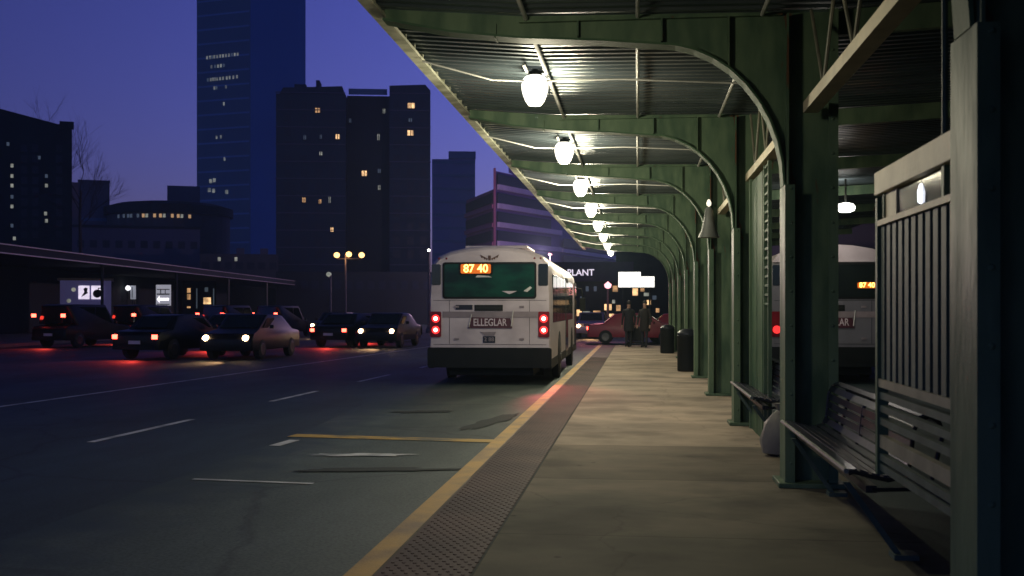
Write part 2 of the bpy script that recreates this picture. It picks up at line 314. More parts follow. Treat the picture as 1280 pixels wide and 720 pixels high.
# tactile strip with real domes
t = MB(); t.box(-1.425, -.91, PY0, PY1, .12, .1535)
p = .062
y = 2.5
while y < 34:
    for i in range(8):
        x = -1.39+i*.0635; r0, r1 = .013, .009; x += .0 if int(round(y/p)) % 2 else .0317
        t.add([(x-r0, y, .1535), (x, y-r0, .1535), (x+r0, y, .1535), (x, y+r0, .1535), (x-r1, y, .1575), (x, y-r1, .1575), (x+r1, y, .1575), (x, y+r1, .1575)],
              [(4, 5, 6, 7), (0, 1, 5, 4), (1, 2, 6, 5), (2, 3, 7, 6), (3, 0, 4, 7)])
    y += p*1.0
tp = t.build('tactile_paving', M['tactile']); struct(tp, label='strip of dark domed tactile pavers behind the kerb')
# dark gap between pavers and platform
struct(MB().box(-.91, -.893, PY0, PY1, .149, .1515).build('paving_joint', M['patch']))

def strip(name, a, b, w, m, z=.008):
    a = Vector((a[0], a[1])); b = Vector((b[0], b[1])); d = (b-a).normalized(); n = Vector((-d.y, d.x))*w/2
    o = plane_poly(name, m, [a+n, a-n, b-n, b+n], z); struct(o); return o
strip('lane_line', (-11.0, 6), (-8.2, 62), .11, M['white_line'], .004)
for (y0, y1) in ((6.6, 9.6), (12.84, 15.7), (18.9, 21.4), (24.3, 27), (30.3, 33.3), (36.5, 39.5), (42.5, 45.5)):
    f = lambda y: -6.55+.035*(y-12.8)
    strip('lane_dash', (f(y0), y0), (f(y1), y1), .11, M['white_line'], .004)
strip('stop_line', (-4.35, 13.78), (-1.72, 13.45), .30, M['yellow_line'], .010)
strip('lane_dash', (-4.22, 12.7), (-4.16, 13.3), .14, M['white_line'], .010)
strip('bay_line', (-4.15, 10.12), (-2.95, 9.98), .07, M['white_line'], .010)
def blob(cx, cy, rx, ry, rz, seed):
    rd = random.Random(seed); pts = []
    for i in range(26):
        a = i/26*2*math.pi; q = 1+rd.uniform(-.3, .3)
        x, y = math.cos(a)*rx*q, math.sin(a)*ry*q
        pts.append((cx+x*math.cos(rz)-y*math.sin(rz), cy+x*math.sin(rz)+y*math.cos(rz)))
    return pts
for i, (cx, cy, rx, ry, rz) in enumerate(((-2.05, 15.9, .16, 1.1, -.18), (-3.0, 12.0, .55, .12, .1), (-2.6, 10.9, .7, .14, .15), (-3.3, 17.2, .5, .18, .3))):
    struct(plane_poly('tar_patch', M['patch'] if i != 1 else M['white_line'], blob(cx, cy, rx, ry, rz, i), .0125 + i*.0005))

# ------------------------------------------------------------------ canopy
canopy = thing('platform_canopy', 'long dark green steel canopy with arched frames over the platform', 'canopy')
DX0, DX1 = -2.22, 7.2
def deck_z(x): # underside of the deck
    if x < -1.0: return 4.10+(-1.0-x)/1.22*.10
    return 4.10-(x+1.0)*.012 if x < 1.6 else 4.069+(x-1.6)*.05
md = MB(); xs = [DX0, -1.6, -1.0, 0, 1.6, 3.5, 5.5, DX1]; ys = []
y = -7.0
while y < 47.2:
    ys += [(y, .03), (y+.055, .03), (y+.085, 0), (y+.14, 0)]; y += .17
for (yy, h) in ys:
    for x in xs: md.v.append((x, yy, deck_z(x)+h+.01))
nx = len(xs)
for j in range(len(ys)-1):
    for i in range(nx-1): md.f.append((j*nx+i, j*nx+i+1, (j+1)*nx+i+1, (j+1)*nx+i))
dk = md.build('roof_deck', M['deck'], canopy)
dk.modifiers.new('thickness', 'SOLIDIFY').thickness = .004
MB().box(DX0-.03, DX1, -7, 47.2, 4.55, 4.58).build('roof_membrane', M['black'], canopy)
# edge gutter and fascia
MB().prism([(DX0-.05, 4.12), (DX0+.06, 4.12), (DX0+.06, 4.15), (DX0-.03, 4.15), (DX0-.03, 4.60), (DX0-.05, 4.60)], -7, 47.2, 'y').build('edge_fascia', M['fascia'], canopy)
gm = MB()
for y in [i*.42-6 for i in range(125)]: gm.box(DX0+.002, DX0+.05, y, y+.03, 4.151, 4.20)
gm.build('gutter_bracket', M['fascia'], canopy)['kind'] = 'stuff'
# frames
FY = [-.6, 4.3, 9.5, 14.4, 19.3, 24.2, 29.1, 34.0, 38.9, 43.8]
XC0, XC1 = 1.20, 1.62
def arc_pts():
    lower = [(DX0+.05, 4.09), (-1.6, 3.97), (-1.0, 3.90), (-.3, 3.86), (.15, 3.82)]
    cx, cy, rx, ry = .15, 2.62, 1.05, 1.20    # quarter ellipse
    for k_ in range(1, 11):
        a = math.pi/2*(1-k_/10); lower.append((cx+rx*math.cos(a), cy+ry*math.sin(a)))
    return lower
LOW = arc_pts()
def top_z(x): return deck_z(x)-.002
fr = MB()
for a, b in zip(LOW[:-1], LOW[1:]):       # web plate
    fr.add([(a[0], -.012, a[1]), (b[0], -.012, b[1]), (b[0], -.012, top_z(b[0])), (a[0], -.012, top_z(a[0])),
            (a[0], .012, a[1]), (b[0], .012, b[1]), (b[0], .012, top_z(b[0])), (a[0], .012, top_z(a[0]))],
           [(0, 1, 2, 3), (7, 6, 5, 4)])
fr.box(1.198, 1.62, -.0115, .0115, 2.62, 4.06)
fl = MB()
for a, b in zip(LOW[:-1], LOW[1:]):       # flange under the arch
    d = (Vector(b)-Vector(a)).normalized(); n = Vector((-d.y, d.x))*.009
    q = [(a[0]-n.x, a[1]-n.y), (b[0]-n.x, b[1]-n.y), (b[0]+n.x, b[1]+n.y), (a[0]+n.x, a[1]+n.y)]
    fl.add([(x, -.10, z) for x, z in q]+[(x, .10, z) for x, z in q], [(0, 1, 2, 3), (7, 6, 5, 4), (0, 4, 5, 1), (1, 5, 6, 2), (2, 6, 7, 3), (3, 7, 4, 0)])
# rib angle along the top of the web
tp_ = MB(); tp_.box(-1.0, 1.19, -.06, .06, 4.035, 4.052)
stf = MB()
for x in (-1.2, -.5, .2, .75): stf.box(x-.006, x+.006, -.085, .085, (3.90 if x < 0 else 3.84 if x < .5 else 3.62), 4.03)
clm = MB()
clm.box(XC0-.004, XC0+.016, -.17, .17, .19, 2.62); clm.box(XC0+.016, XC0+.030, -.15, .15, 2.62, 4.03)
clm.box(XC1-.016, XC1, -.17, .17, .19, 4.05)
clm.box(XC0+.016, XC1-.016, -.010, .010, .19, 2.62)
clm.box(XC0+.016, XC0+.075, -.17, -.155, .19, 2.62); clm.box(XC1-.075, XC1-.016, -.17, -.155, .19, 4.05)
clm.box(XC0+.016, XC0+.075, .155, .17, .19, 2.62); clm.box(XC1-.075, XC1-.016, .155, .17, .19, 4.05)
rv = MB()
for z in [.35+.28*i for i in range(13)]:
    for x in (XC0+.045, XC1-.045):
        if z > 2.6 and x < 1.4: continue
        rv.lathe([(.013, -.170), (.012, -.176), (.006, -.180)], (x, 0, z), 8, 'y')
bs = MB(); bs.box(XC0-.06, XC1+.06, -.23, .23, .15, .19)
proto = None
for i, y in enumerate(FY):
    if proto is None:
        fr.add(stf.v, stf.f)
        w = fr.build('arched_frame', M['green'], canopy); proto = w
        fl.build('flange', M['green_worn'], w); tp_.build('top_angle', M['green'], w)
        clm.add(rv.v, rv.f); c = clm.build('column', M['green'], w); bs.build('base_plate', M['green'], w, bevel=.008)
        w.location.y = y
    else:
        w = copy_tree(proto, canopy); w.location.y = y
# deck rolls on beyond the columns on cross beams
for i, y in enumerate(FY):
    MB().prism([(1.62, 3.86), (DX1, 4.16), (DX1, 4.34), (1.62, 4.066)], y-.04, y+.04, 'y').build('outer_beam', M['green'], canopy)
for x, r_ in ((-.94, .021), (0.0, .017), (1.02, .019)):
    for a, b in zip(FY[:-1], FY[1:]):
        MB().tube([(x, a+.09, deck_z(x)-.04), (x, b-.09, deck_z(x)-.04)], r_).build('conduit', M['conduit'], canopy)
for a, b in zip(FY[:-1], FY[1:]):      # cross pipes and sag rods
    ym = a+2.15
    MB().tube([(DX0+.08, ym-.6, 4.09), (-1.5, ym-.15, 3.98), (-1.1, ym, 3.985), (-.2, ym+.05, 4.0), (1.2, ym+.1, 3.93)], .011, 6).build('cross_conduit', M['conduit'], canopy)
    # lattice girder between the columns
    gd = thing  # noqa
    c = B('tie_beam', M['cream'], 1.34, 1.46, a+.175, b-.175, 3.20, 3.29, canopy)
    L_ = MB()
    n = 4; w_ = (b-a-.4)/n
    for k_ in range(n):
        y0 = a+.2+k_*w_
        L_.tube([(1.40, y0, 4.03), (1.40, y0+w_*.5, 3.30)], .014, 6); L_.tube([(1.40, y0+w_, 4.03), (1.40, y0+w_*.5, 3.30)], .014, 6)
    L_.build('lattice_bar', M['slat_light'], c)

# ------------------------------------------------------------------ pendant lamps
LY = [11.7-4.7*2, 11.7-4.7] ; LAMP_Y = [11.7+4.72*i for i in range(8)]
prof = [(.07, .46), (.115, .44), (.145, .40), (.158, .35), (.155, .29), (.138, .22), (.11, .155), (.075, .11), (.0, .10)]
ords = ['nearest and largest', 'second nearest', 'third nearest', 'fourth nearest', 'fifth nearest', 'fourth from last', 'third from last', 'second from last', 'farthest and smallest'][:7]+['farthest and smallest']
ords[5] = 'third farthest'; ords[6] = 'second farthest'
lp = None
for i, y in enumerate(LAMP_Y):
    lab = '%s white glass lamp in the row hanging under the canopy roof' % ords[i]
    if lp is None:
        lp = thing('pendant_lamp', lab, 'lamp', (-1.07, y, 3.645), 0, 'lamps hanging along the platform canopy'); lp.scale = (.9, .9, .9)
        gl = MB().lathe(prof, n=24).build('glass_globe', M['globe'], lp, smooth=True)
        MB().lathe([(.075, .40), (.09, .46), (.07, .50), (.03, .515)], n=16).build('cap', M['lamp_metal'], lp, smooth=True)
        MB().tube([(0, 0, .5), (0, 0, .53)], .02).build('hanger', M['lamp_metal'], lp)
        MB().tube([(.02, 0, .50), (.13, 0, .495)], .01, 6).build('junction_arm', M['lamp_metal'], lp)
        # end cap of the short tube beside the lamp
        MB().tube([(-.08, -.55, .47), (-.08, -.12, .47)], .018).build('short_conduit', M['conduit'], lp)
        o = lp
    else:
        o = copy_tree(lp); o.location.y = y; o['label'] = lab
    if i < 2:
        for ch in list(o.children):
            if ch.type == 'LIGHT': bpy.data.objects.remove(ch)
        ld = bpy.data.lights.new('lamp_light', 'POINT'); ld.energy = (130, 165)[i]; ld.color = (1, .91, .66); ld.shadow_soft_size = .14
        lo = bpy.data.objects.new('lamp_light', ld); COL.objects.link(lo); lo.parent = o; lo.location = (0, 0, -.05)
        if i == 1: far = ld
    else:
        for ch in o.children:
            if ch.type == 'LIGHT': ch.data = far

nl = copy_tree(lp); nl.location.y = LAMP_Y[0]-4.72; nl['label'] = 'dim glass lamp hanging under the canopy just before the nearest bright one'
for ch in nl.children:
    if ch.type == 'LIGHT': ch.data = ch.data.copy(); ch.data.energy = 46
# lamp over the right lane
q = at(1057, 260, 23.0)
o = thing('ceiling_lamp', 'round white lamp glowing above the bus on the right lane', 'lamp', (q.x, q.y, q.z))
MB().lathe([(.05, .10), (.14, .08), (.19, .02), (.17, -.05), (.10, -.08), (0, -.09)], n=24).build('glass_globe', M['globe_far'], o, smooth=True)
MB().tube([(0, 0, .13), (0, 0, 4.22-q.z+.02)], .02).build('hanger', M['lamp_metal'], o)
ld = bpy.data.lights.new('lane_light', 'POINT'); ld.energy = 40; ld.color = (1, .9, .8); ld.shadow_soft_size = .14
lo = bpy.data.objects.new('lane_light', ld); COL.objects.link(lo); lo.parent = o; lo.location = (-.3, .4, -.25)

# ------------------------------------------------------------------ windscreen panel, wall panel
def windscreen(label, y0, y1, group=None):
    s = thing('platform_windscreen', label, 'screen', (1.33, y0, .15), 0, group); D = y1-y0
    B('post', M['green'], -.03, .03, 0, .05, 0, 2.19, s); B('post', M['green'], -.03, .03, D-.05, D, .55, 2.06, s)
    B('top_rail', M['cream'], -.036, .036, 0, D, 2.06 if 0 else 2.075, 2.20, s, bevel=.004)
    B('middle_rail', M['cream'], -.03, .03, .05, D-.05, 1.905, 1.935, s)
    B('filler_board', M['cream'], -.012, .012, .055, .36, 1.936, 2.074, s)
    B('filler_board', M['cream'], -.012, .012, D-.42, D-.18, 1.936, 2.074, s)
    B('mullion', M['green'], -.02, .02, .50, .54, 1.936, 2.074, s); B('mullion', M['green'], -.02, .02, D-.17, D-.13, 1.936, 2.074, s)
    B('glass_pane', M['glass_dark'], -.004, .004, .54, D-.42, 1.936, 2.074, s)
    n = 13; st = (D-.1)/n
    for i in range(n):
        y = .05+st*(i+.5); w = st*.29
        B('picket', M['slat'], -.015, .015, y-w, y+w, 1.075, 1.904, s)
    B('lower_rail', M['slat_light'], -.025, .025, .05, D-.05, 1.03, 1.074, s)
    for i, z in enumerate([.965, .895, .825, .70, .63, .575]):
        B('slat', M['slat_light'] if i == 3 else M['slat'], -.018, .018, .05, D-.05, z, z+(.068 if i == 3 else .036), s)
    # glowing shape standing in for a white reflection in the pane
    MB().lathe([(.0, -.01), (.02, .0), (.022, .05), (.012, .085), (0, .09)], (-.0, .95 if D > 1.2 else .5, 1.955), 10).build('pane_reflection', emit_w, s, smooth=True)
    MB().tube([(0, .56, 2.201), (0, .56, 3.86)], .014, 6).build('hanger_rod', M['slat'], s)
    MB().tube([(0, .10, 2.201), (-.02, .14, 3.86)], .013, 6).build('hanger_rod', M['slat_light'], s)
    MB().tube([(0, .03, 2.201), (0, .03, 3.86)], .02, 6).build('hanger_rod', M['green'], s)
    return s
emit_w = emit('pane_reflection_glow', (.85, .88, 1), 3)
windscreen('green picket and slat screen with cream top board beside the near column', 4.50, 6.35)

# green wall panels standing beyond the second column
w = thing('lattice_wall', 'green boarded wall panel standing just before the second arched column', 'wall panel', (1.40, 12.70, .15))
for i in range(4): B('board', M['green_worn'], -.02+.004*(i % 2), .02+.004*(i % 2), i*.30, i*.30+.292, 0, 3.0, w)
B('post', M['green'], -.04, .04, 1.21, 1.29, 0, 3.04, w)

# lattice rail between first and second columns (upper ladder)
w2 = thing('ladder_lattice', 'tall narrow green ladder lattice behind the first arched column', 'lattice', (1.40, 12.15, .15))
for yy in (0, .42): B('upright', M['green'], -.02, .02, yy, yy+.04, 0, 3.04, w2)
for i in range(16): B('rung', M['green_worn'], -.012, .012, .04, .42, 1.5+i*.10, 1.525+i*.10, w2)

# bell shaped fitting
q = at(895, 278, 19.0)
o = thing('hanging_bell_shade', 'grey bell shaped shade hanging on an arm from green column', 'lamp shade', (1.16, 18.6, 2.78))
MB().lathe([(.03, .50), (.06, .47), (.085, .30), (.12, .14), (.17, .02), (.175, 0)], n=20).build('shade', M['shade_grey'], o, smooth=True)
MB().tube([(0, 0, .5), (0, .1, .58), (.08, .5, .60)], .015, 6).build('arm', M['lamp_metal'], o)
MB().lathe([(.0, .50), (.035, .53), (.04, .57), (.02, .62), (0, .63)], n=10).build('bulb', emit('small_bulb', (1, .9, .7), 1.2), o, smooth=True)

# ------------------------------------------------------------------ benches
def make_bench(loc, L, label):
    b = thing('bench', label, 'bench', loc, 0, 'benches between the canopy columns')
    # profile (x,z) above platform: seat rolls up into a low back and over
    prof = [(0, .545), (.03, .555), (.12, .53), (.22, .51), (.30, .53), (.335, .60), (.345, .70), (.355, .79), (.385, .85), (.44, .87), (.49, .84), (.515, .77)]
    def along(pr, u):
        L2 = [0]
        for a, c in zip(pr[:-1], pr[1:]): L2.append(L2[-1]+math.dist(a, c))
        t_ = u*L2[-1]
        for i in range(len(pr)-1):
            if t_ <= L2[i+1]+1e-9:
                k_ = (t_-L2[i])/(L2[i+1]-L2[i]); return (pr[i][0]+(pr[i+1][0]-pr[i][0])*k_, pr[i][1]+(pr[i+1][1]-pr[i][1])*k_)
        return pr[-1]
    n = 13
    for i in range(n):
        a = along(prof, i/n+.006); c = along(prof, (i+1)/n-.014)
        d = (Vector(c)-Vector(a)).normalized(); nn = Vector((-d.y, d.x))*.006
        MB().prism([(a[0]+nn.x, a[1]+nn.y), (c[0]+nn.x, c[1]+nn.y), (c[0]-nn.x, c[1]-nn.y), (a[0]-nn.x, a[1]-nn.y)], .02, L-.02, 'y').build('slat', M['bench'], b)
    MB().tube([(-.012, 0, .545), (-.012, L, .545)], .016, 8).build('front_rail', M['edge'], b)
    B('seat_beam', M['bench_dark'], .10, .16, .03, L-.03, .42, .46, b)
    for yy in (.0, L*.5, L-.02):
        fr_ = MB()
        pts = [(x, yy+.01, z-.014) for x, z in prof]
        fr_.tube(pts, .014, 6)
        fr_.tube([(.515, yy+.01, .77), (.44, yy+.01, .45), (.13, yy+.01, .44)], .014, 6)
        fr_.build('end_frame', M['bench_dark'], b, smooth=True)
        if yy != 0: pass
    for yy in (.28, L-.30):
        MB().prism([(.02, .44), (.06, .44), (.37, .0), (.33, .0)], yy, yy+.035, 'y').build('leg', M['slat'], b)
        MB().prism([(.30, .0), (.44, .0), (.44, .03), (.30, .03)], yy-.05, yy+.10, 'y').build('foot', M['slat'], b)
    return b
make_bench((1.175, 6.45, .15), 2.80, 'slatted dark steel bench with rolled back, nearest to the picket screen')
make_bench((1.175, 11.7, .15), 2.50, 'slatted dark steel bench between the first and second arched columns')
bb = MB().lathe([(.10, .0), (.19, .03), (.21, .16), (.17, .32), (.08, .42), (.05, .45), (.09, .52)], n=14)
rd = random.Random(4); bb.v = [(x+rd.uniform(-.015, .015), y*.8+rd.uniform(-.015, .015), z) for x, y, z in bb.v]
o = bb.build('rubbish_bag', M['bag'], smooth=True); o.location = (1.42, 11.35, .15); tag(o, 'pale crumpled rubbish bag on the platform beside the far bench', 'bag')

# bins
def bin_(x, y, lab, h=.95):
    b = thing('litter_bin', lab, 'bin', (x, y, .15), 0, 'litter bins along the column row')
    MB().lathe([(.20, 0), (.235, .02), (.235, h*.78), (.245, h*.80), (.245, h*.84), (.22, h*.86)], n=20).build('body', M['black'], b, smooth=True)
    MB().lathe([(.235, h*.86), (.235, h*.9), (.17, h*.97), (.08, h)], n=20).build('lid', M['bench_dark'], b, smooth=True)
    return b
bin_(1.16, 26.6, 'round black litter bin in front of a green column, nearer and larger', 1.0); bin_(.98, 37.5, 'round black litter bin far down the platform, smaller in view')

# ------------------------------------------------------------------ buses
def make_bus(label, loc, body, sign, rz=0, ss=1):
    b = thing('city_bus', label, 'bus', loc, rz)
    half = 1.30
    sec = [(-1.28, .42), (-1.30, .60), (-1.30, 1.9), (-1.275, 2.35), (-1.22, 2.60), (-1.10, 2.74), (-.85, 2.84), (-.45, 2.92), (0, 2.95)]
    sec = sec+[(-x, z) for x, z in sec[-2::-1]]
    rings = [(0, .965, 2.86, 0), (.05, .985, 2.91, 0), (.16, 1, 2.95, 0), (11.75, 1, 2.95, 0), (11.92, .985, 2.91, 0), (12, .96, 2.85, 0)]
    mb = MB(); n = len(sec)
    for (y, s, zt, _) in rings:
        for x, z in sec: mb.v.append((x*s, y, .42+(z-.42)*((zt-.42)/(2.95-.42))))
    for i in range(len(rings)-1):
        for k_ in range(n): mb.f.append((i*n+k_, i*n+(k_+1) % n, (i+1)*n+(k_+1) % n, (i+1)*n+k_))
    mb.f.append(tuple(range(n))); mb.f.append(tuple((len(rings)-1)*n+k_ for k_ in range(n)))
    mb.build('body', body, b, smooth=True)
    # rear window with frame and rounded corners
    def rrect(x0, x1, z0, z1, r=.06, k_=4):
        pts = []
        for cx, cz, a0 in ((x1-r, z1-r, 0), (x0+r, z1-r, 90), (x0+r, z0+r, 180), (x1-r, z0+r, 270)):
            for j in range(k_+1): a = R(a0+90*j/k_); pts.append((cx+r*math.cos(a), cz+r*math.sin(a)))
        return pts
    MB().prism(rrect(-1.00, .99, 1.83, 2.60), -.016, .02, 'y').build('window_seal', M['black'], b)
    MB().prism(rrect(-.96, .95, 1.87, 2.56), -.022, .0, 'y').build('rear_window', M['glass_green'] if body is M['bus'] else M['glass_dark'], b)
    MB().prism(rrect(-1.235, -1.04, 2.12, 2.56, .03), -.014, .03, 'y').build('corner_window', M['glass_dark'], b)
    MB().prism(rrect(1.03, 1.235, 2.10, 2.56, .03), -.014, .03, 'y').build('corner_window', M['glass_dark'], b)
    sx, sz = sign
    MB().prism(rrect(sx-.36*ss, sx+.36*ss, sz-.135*ss, sz+.135*ss, .03), -.030, -.0, 'y').build('sign_box', M['black'], b)
    sg = MB().prism(rrect(sx-.32*ss, sx+.32*ss, sz-.10*ss, sz+.10*ss, .03), -.034, -.028, 'y').build('destination_sign', M['led_back'], b)
    text('sign_text', '87 40', .235*ss, M['amber_char'], sg, (sx, -.037, sz), ext=.002, sx=.98)
    if body is M['bus']:
        # pale irregular shapes laid on the rear window
        MB().prism([(-.3, 2.28), (.05, 2.28), (-.02, 2.31), (-.26, 2.325)], -.0236, -.0221, 'y').build('pale_window_mark', M['conduit'], b)
        MB().prism([(.26, 1.99), (.58, 1.99), (.50, 1.955), (.42, 1.925), (.36, 1.95)], -.0236, -.0221, 'y').build('pale_window_mark', M['white_text'], b)
        MB().prism([(.72, 1.99), (.80, 1.97), (.90, 2.06), (.86, 2.09)], -.0236, -.0221, 'y').build('pale_window_mark', M['conduit'], b)
    # band, vent, plate holder, engine grille
    B('band', M['bus_band'], -1.0, 1.26, -.010, .02, 1.43, 1.56, b)
    MB().prism([(-.72, 1.60), (-.36, 1.60), (-.36, 1.70), (-.72, 1.70)], -.016, .02, 'y').build('small_vent', M['bench_dark'], b)
    gr = MB().prism([(-.32, 1.57), (.28, 1.57), (.28, 1.70), (-.32, 1.70)], -.014, .02, 'y').build('engine_grille', M['black'], b)
    for i in range(4): B('louvre', M['lamp_metal'], -.30, .26, -.022, -.012, 1.58+i*.03, 1.592+i*.03, gr)
    pl = MB().prism([(-.46, 1.21), (.48, 1.21), (.44, 1.42), (-.40, 1.44)], -.022, .02, 'y').build('advert_panel', M['maroon'], b)
    text('panel_text', 'ELLEGLAR', .215, M['white_text'], pl, (.01, -.0235, 1.325), ext=.0015, sx=.74)
    MB().tube([(-.44, -.02, 1.23), (-.38, -.02, 1.5)], .010, 6).build('panel_bracket', M['conduit'], pl); MB().tube([(.46, -.02, 1.25), (.50, -.02, 1.58)], .012, 6).build('panel_bracket', M['conduit'], pl)
    MB().prism([(-.20, 1.13), (.14, 1.13), (.10, 1.05), (-.10, 1.05)], -.014, .02, 'y').build('handle_recess', M['bus_band'], b)
    npl = B('number_plate', M['bench_dark'], -.14, .12, -.014, .02, .90, 1.04, b)
    text('plate_text', '2 88', .12, M['bus_band'], npl, (-.01, -.016, .97), ext=.001)
    # winged emblem above the window
    em = MB()
    for s in (-1, 1): em.prism([(s*.03, 2.67), (s*.20, 2.76), (s*.17, 2.69), (s*.13, 2.70), (s*.11, 2.655), (s*.08, 2.675), (s*.06, 2.64)], -.012, .03, 'y')
    em.prism([(-.025, 2.64), (.025, 2.64), (.03, 2.74), (-.03, 2.74)], -.012, .03, 'y')
    em.build('emblem', M['brown_mark'], b)
    for x in (-1.08, -.92, .95, 1.08): MB().lathe([(.025, -.008), (.02, -.018), (0, -.02)], (x, .01, 2.68), 8, 'y').build('marker_lamp', M['red_dim'], b)
    sm = MB()
    for z in (.86, 1.79): sm.box(-1.2, 1.2, -.004, .01, z, z+.008)
    for x in (-.86, .84): sm.box(x, x+.008, -.004, .01, .87, 1.79)
    sm.build('panel_seam', M['black'], b)
    for x in (-.70, .68):
        for z in (.98, 1.66): MB().box(x-.05, x+.05, -.018, .01, z-.02, z+.02).build('hinge', M['bus_band'], b)
    # tail lamps
    for s in (-1, 1):
        x0, x1 = sorted((s*1.03, s*1.265))
        h_ = MB().prism(rrect(x0, x1, 1.02, 1.56, .03), -.03, .03, 'y').build('tail_lamp', M['red_dim'], b)
        for z in ((1.17, 1.41) if body is M['bus'] else (1.17,)):
            MB().lathe([(.085, -.031), (.082, -.042), (0, -.046)], (s*1.145, 0, z), 16, 'y').build('lens', M['red'], h_)
            MB().lathe([(.042, -.046), (.035, -.056), (0, -.060)], (s*1.145, 0, z), 12, 'y').build('bulb', M['red_hot'] if body is M['bus'] else M['red'], h_)
    # bumper and skirt
    MB().prism(rrect(-1.31, 1.31, .38, .80, .05), -.10, .05, 'y').build('rear_bumper', M['black'], b, bevel=.0)
    MB().box(-1.306, -1.20, .05, 11.9, .36, .56).box(1.20, 1.306, .05, 11.9, .36, .56).build('skirt', M['black'], b)
    for x in (-.98, .62): B('mud_flap', M['rubber'], x, x+.36, 2.2, 2.22, .10, .45, b)
    B('engine_sump', M['black'], -.9, .9, .3, 2.1, .2, .44, b)
    # sides: windows, doors, wheels
    for s in (-1, 1):
        x0, x1 = sorted((s*1.285, s*1.306))
        for i in range(7):
            y0 = .55+i*1.28
            f = MB().prism([(y0, 1.32), (y0+1.2, 1.32), (y0+1.2, 2.36), (y0, 2.36)], x0, x1, 'x').build('side_window', M['glass_dark'], b, bevel=.01)
        if s == 1:
            for y0 in (5.6, 10.5):
                f = MB().prism([(y0, .40), (y0+1.15, .40), (y0+1.15, 2.42), (y0, 2.42)], 1.29, 1.312, 'x').build('door', M['lamp_metal'], b)
                for j in (0, 1): MB().prism([(y0+.07+j*.56, .52), (y0+.53+j*.56, .52), (y0+.53+j*.56, 2.3), (y0+.07+j*.56, 2.3)], 1.311, 1.316, 'x').build('door_glass', M['glass_dark'], f)
        for y0 in (2.9, 8.9):
            wa = MB().lathe([(.58, 0), (.58, s*.02)], (s*1.29, y0, .52), 24, 'x').build('wheel_arch', M['black'], b)
            wh = MB().lathe([(.47, s*-.14), (.49, s*-.12), (.49, s*.02), (.46, s*.035)], (s*1.285, y0, .49), 24, 'x').build('wheel', M['rubber'], b, smooth=True)
            MB().lathe([(.28, s*.03), (.26, s*.045), (.1, s*.02), (.08, s*.06), (0, s*.06)], (s*1.285, y0, .49), 18, 'x').build('rim', M['steel'], wh, smooth=True)
        mi = MB().tube([(s*1.2, 11.8, 2.3), (s*1.46, 11.95, 2.25), (s*1.5, 11.95, 1.95)], .02, 6).build('mirror_arm', M['black'], b)
        MB().box(s*1.5-.09, s*1.5+.09, 11.9, 11.98, 1.55, 1.97).build('mirror', M['black'], mi, bevel=.02)
    MB().box(-.7, .7, 1.2, 3.2, 2.95, 3.02).build('roof_unit', body, b, bevel=.03)
    MB().prism([(-1.15, .0), (1.15, .0), (1.12, 1.35), (-1.12, 1.35)], 12.001, 12.02, 'y').build('windscreen_glass', M['glass_dark'], b).location.z = 1.2
    return b
make_bus('white city bus stopped at the yellow kerb with red tail lamps lit', (-3.10, 23.4, 0), M['bus'], (-.29, 2.46), rz=R(.6))
rb = [o for o in bpy.data.objects if o.name == 'city_bus'][0]
ld = bpy.data.lights.new('brake_glow', 'SPOT'); ld.energy = 210; ld.color = (1, .10, .12); ld.shadow_soft_size = .08; ld.spot_size = R(34); ld.spot_blend = 1
lo = bpy.data.objects.new('brake_glow', ld); COL.objects.link(lo); lo.parent = rb; lo.location = (1.15, -.12, 1.3)
lo.rotation_euler = Vector((.75, -3.6, -1.3)).to_track_quat('-Z', 'Y').to_euler()
make_bus('shade darkened city bus waiting in the right lane behind the columns', (4.12, 24.6, 0), M['bus_unlit'], (.74, 2.12), ss=.62)
# white roof cowl on the right bus, undarkened paint for its lit top
rb = [o for o in bpy.data.objects if o.name == 'city_bus.001'][0]
MB().prism([(-1.24, 2.62), (-1.12, 2.80), (-.85, 2.90), (-.45, 2.97), (0, 3.0), (.45, 2.97), (.85, 2.90), (1.12, 2.80), (1.24, 2.62)], -.04, 11.9, 'y').build('roof_cowl', M['bus'], rb, smooth=True)

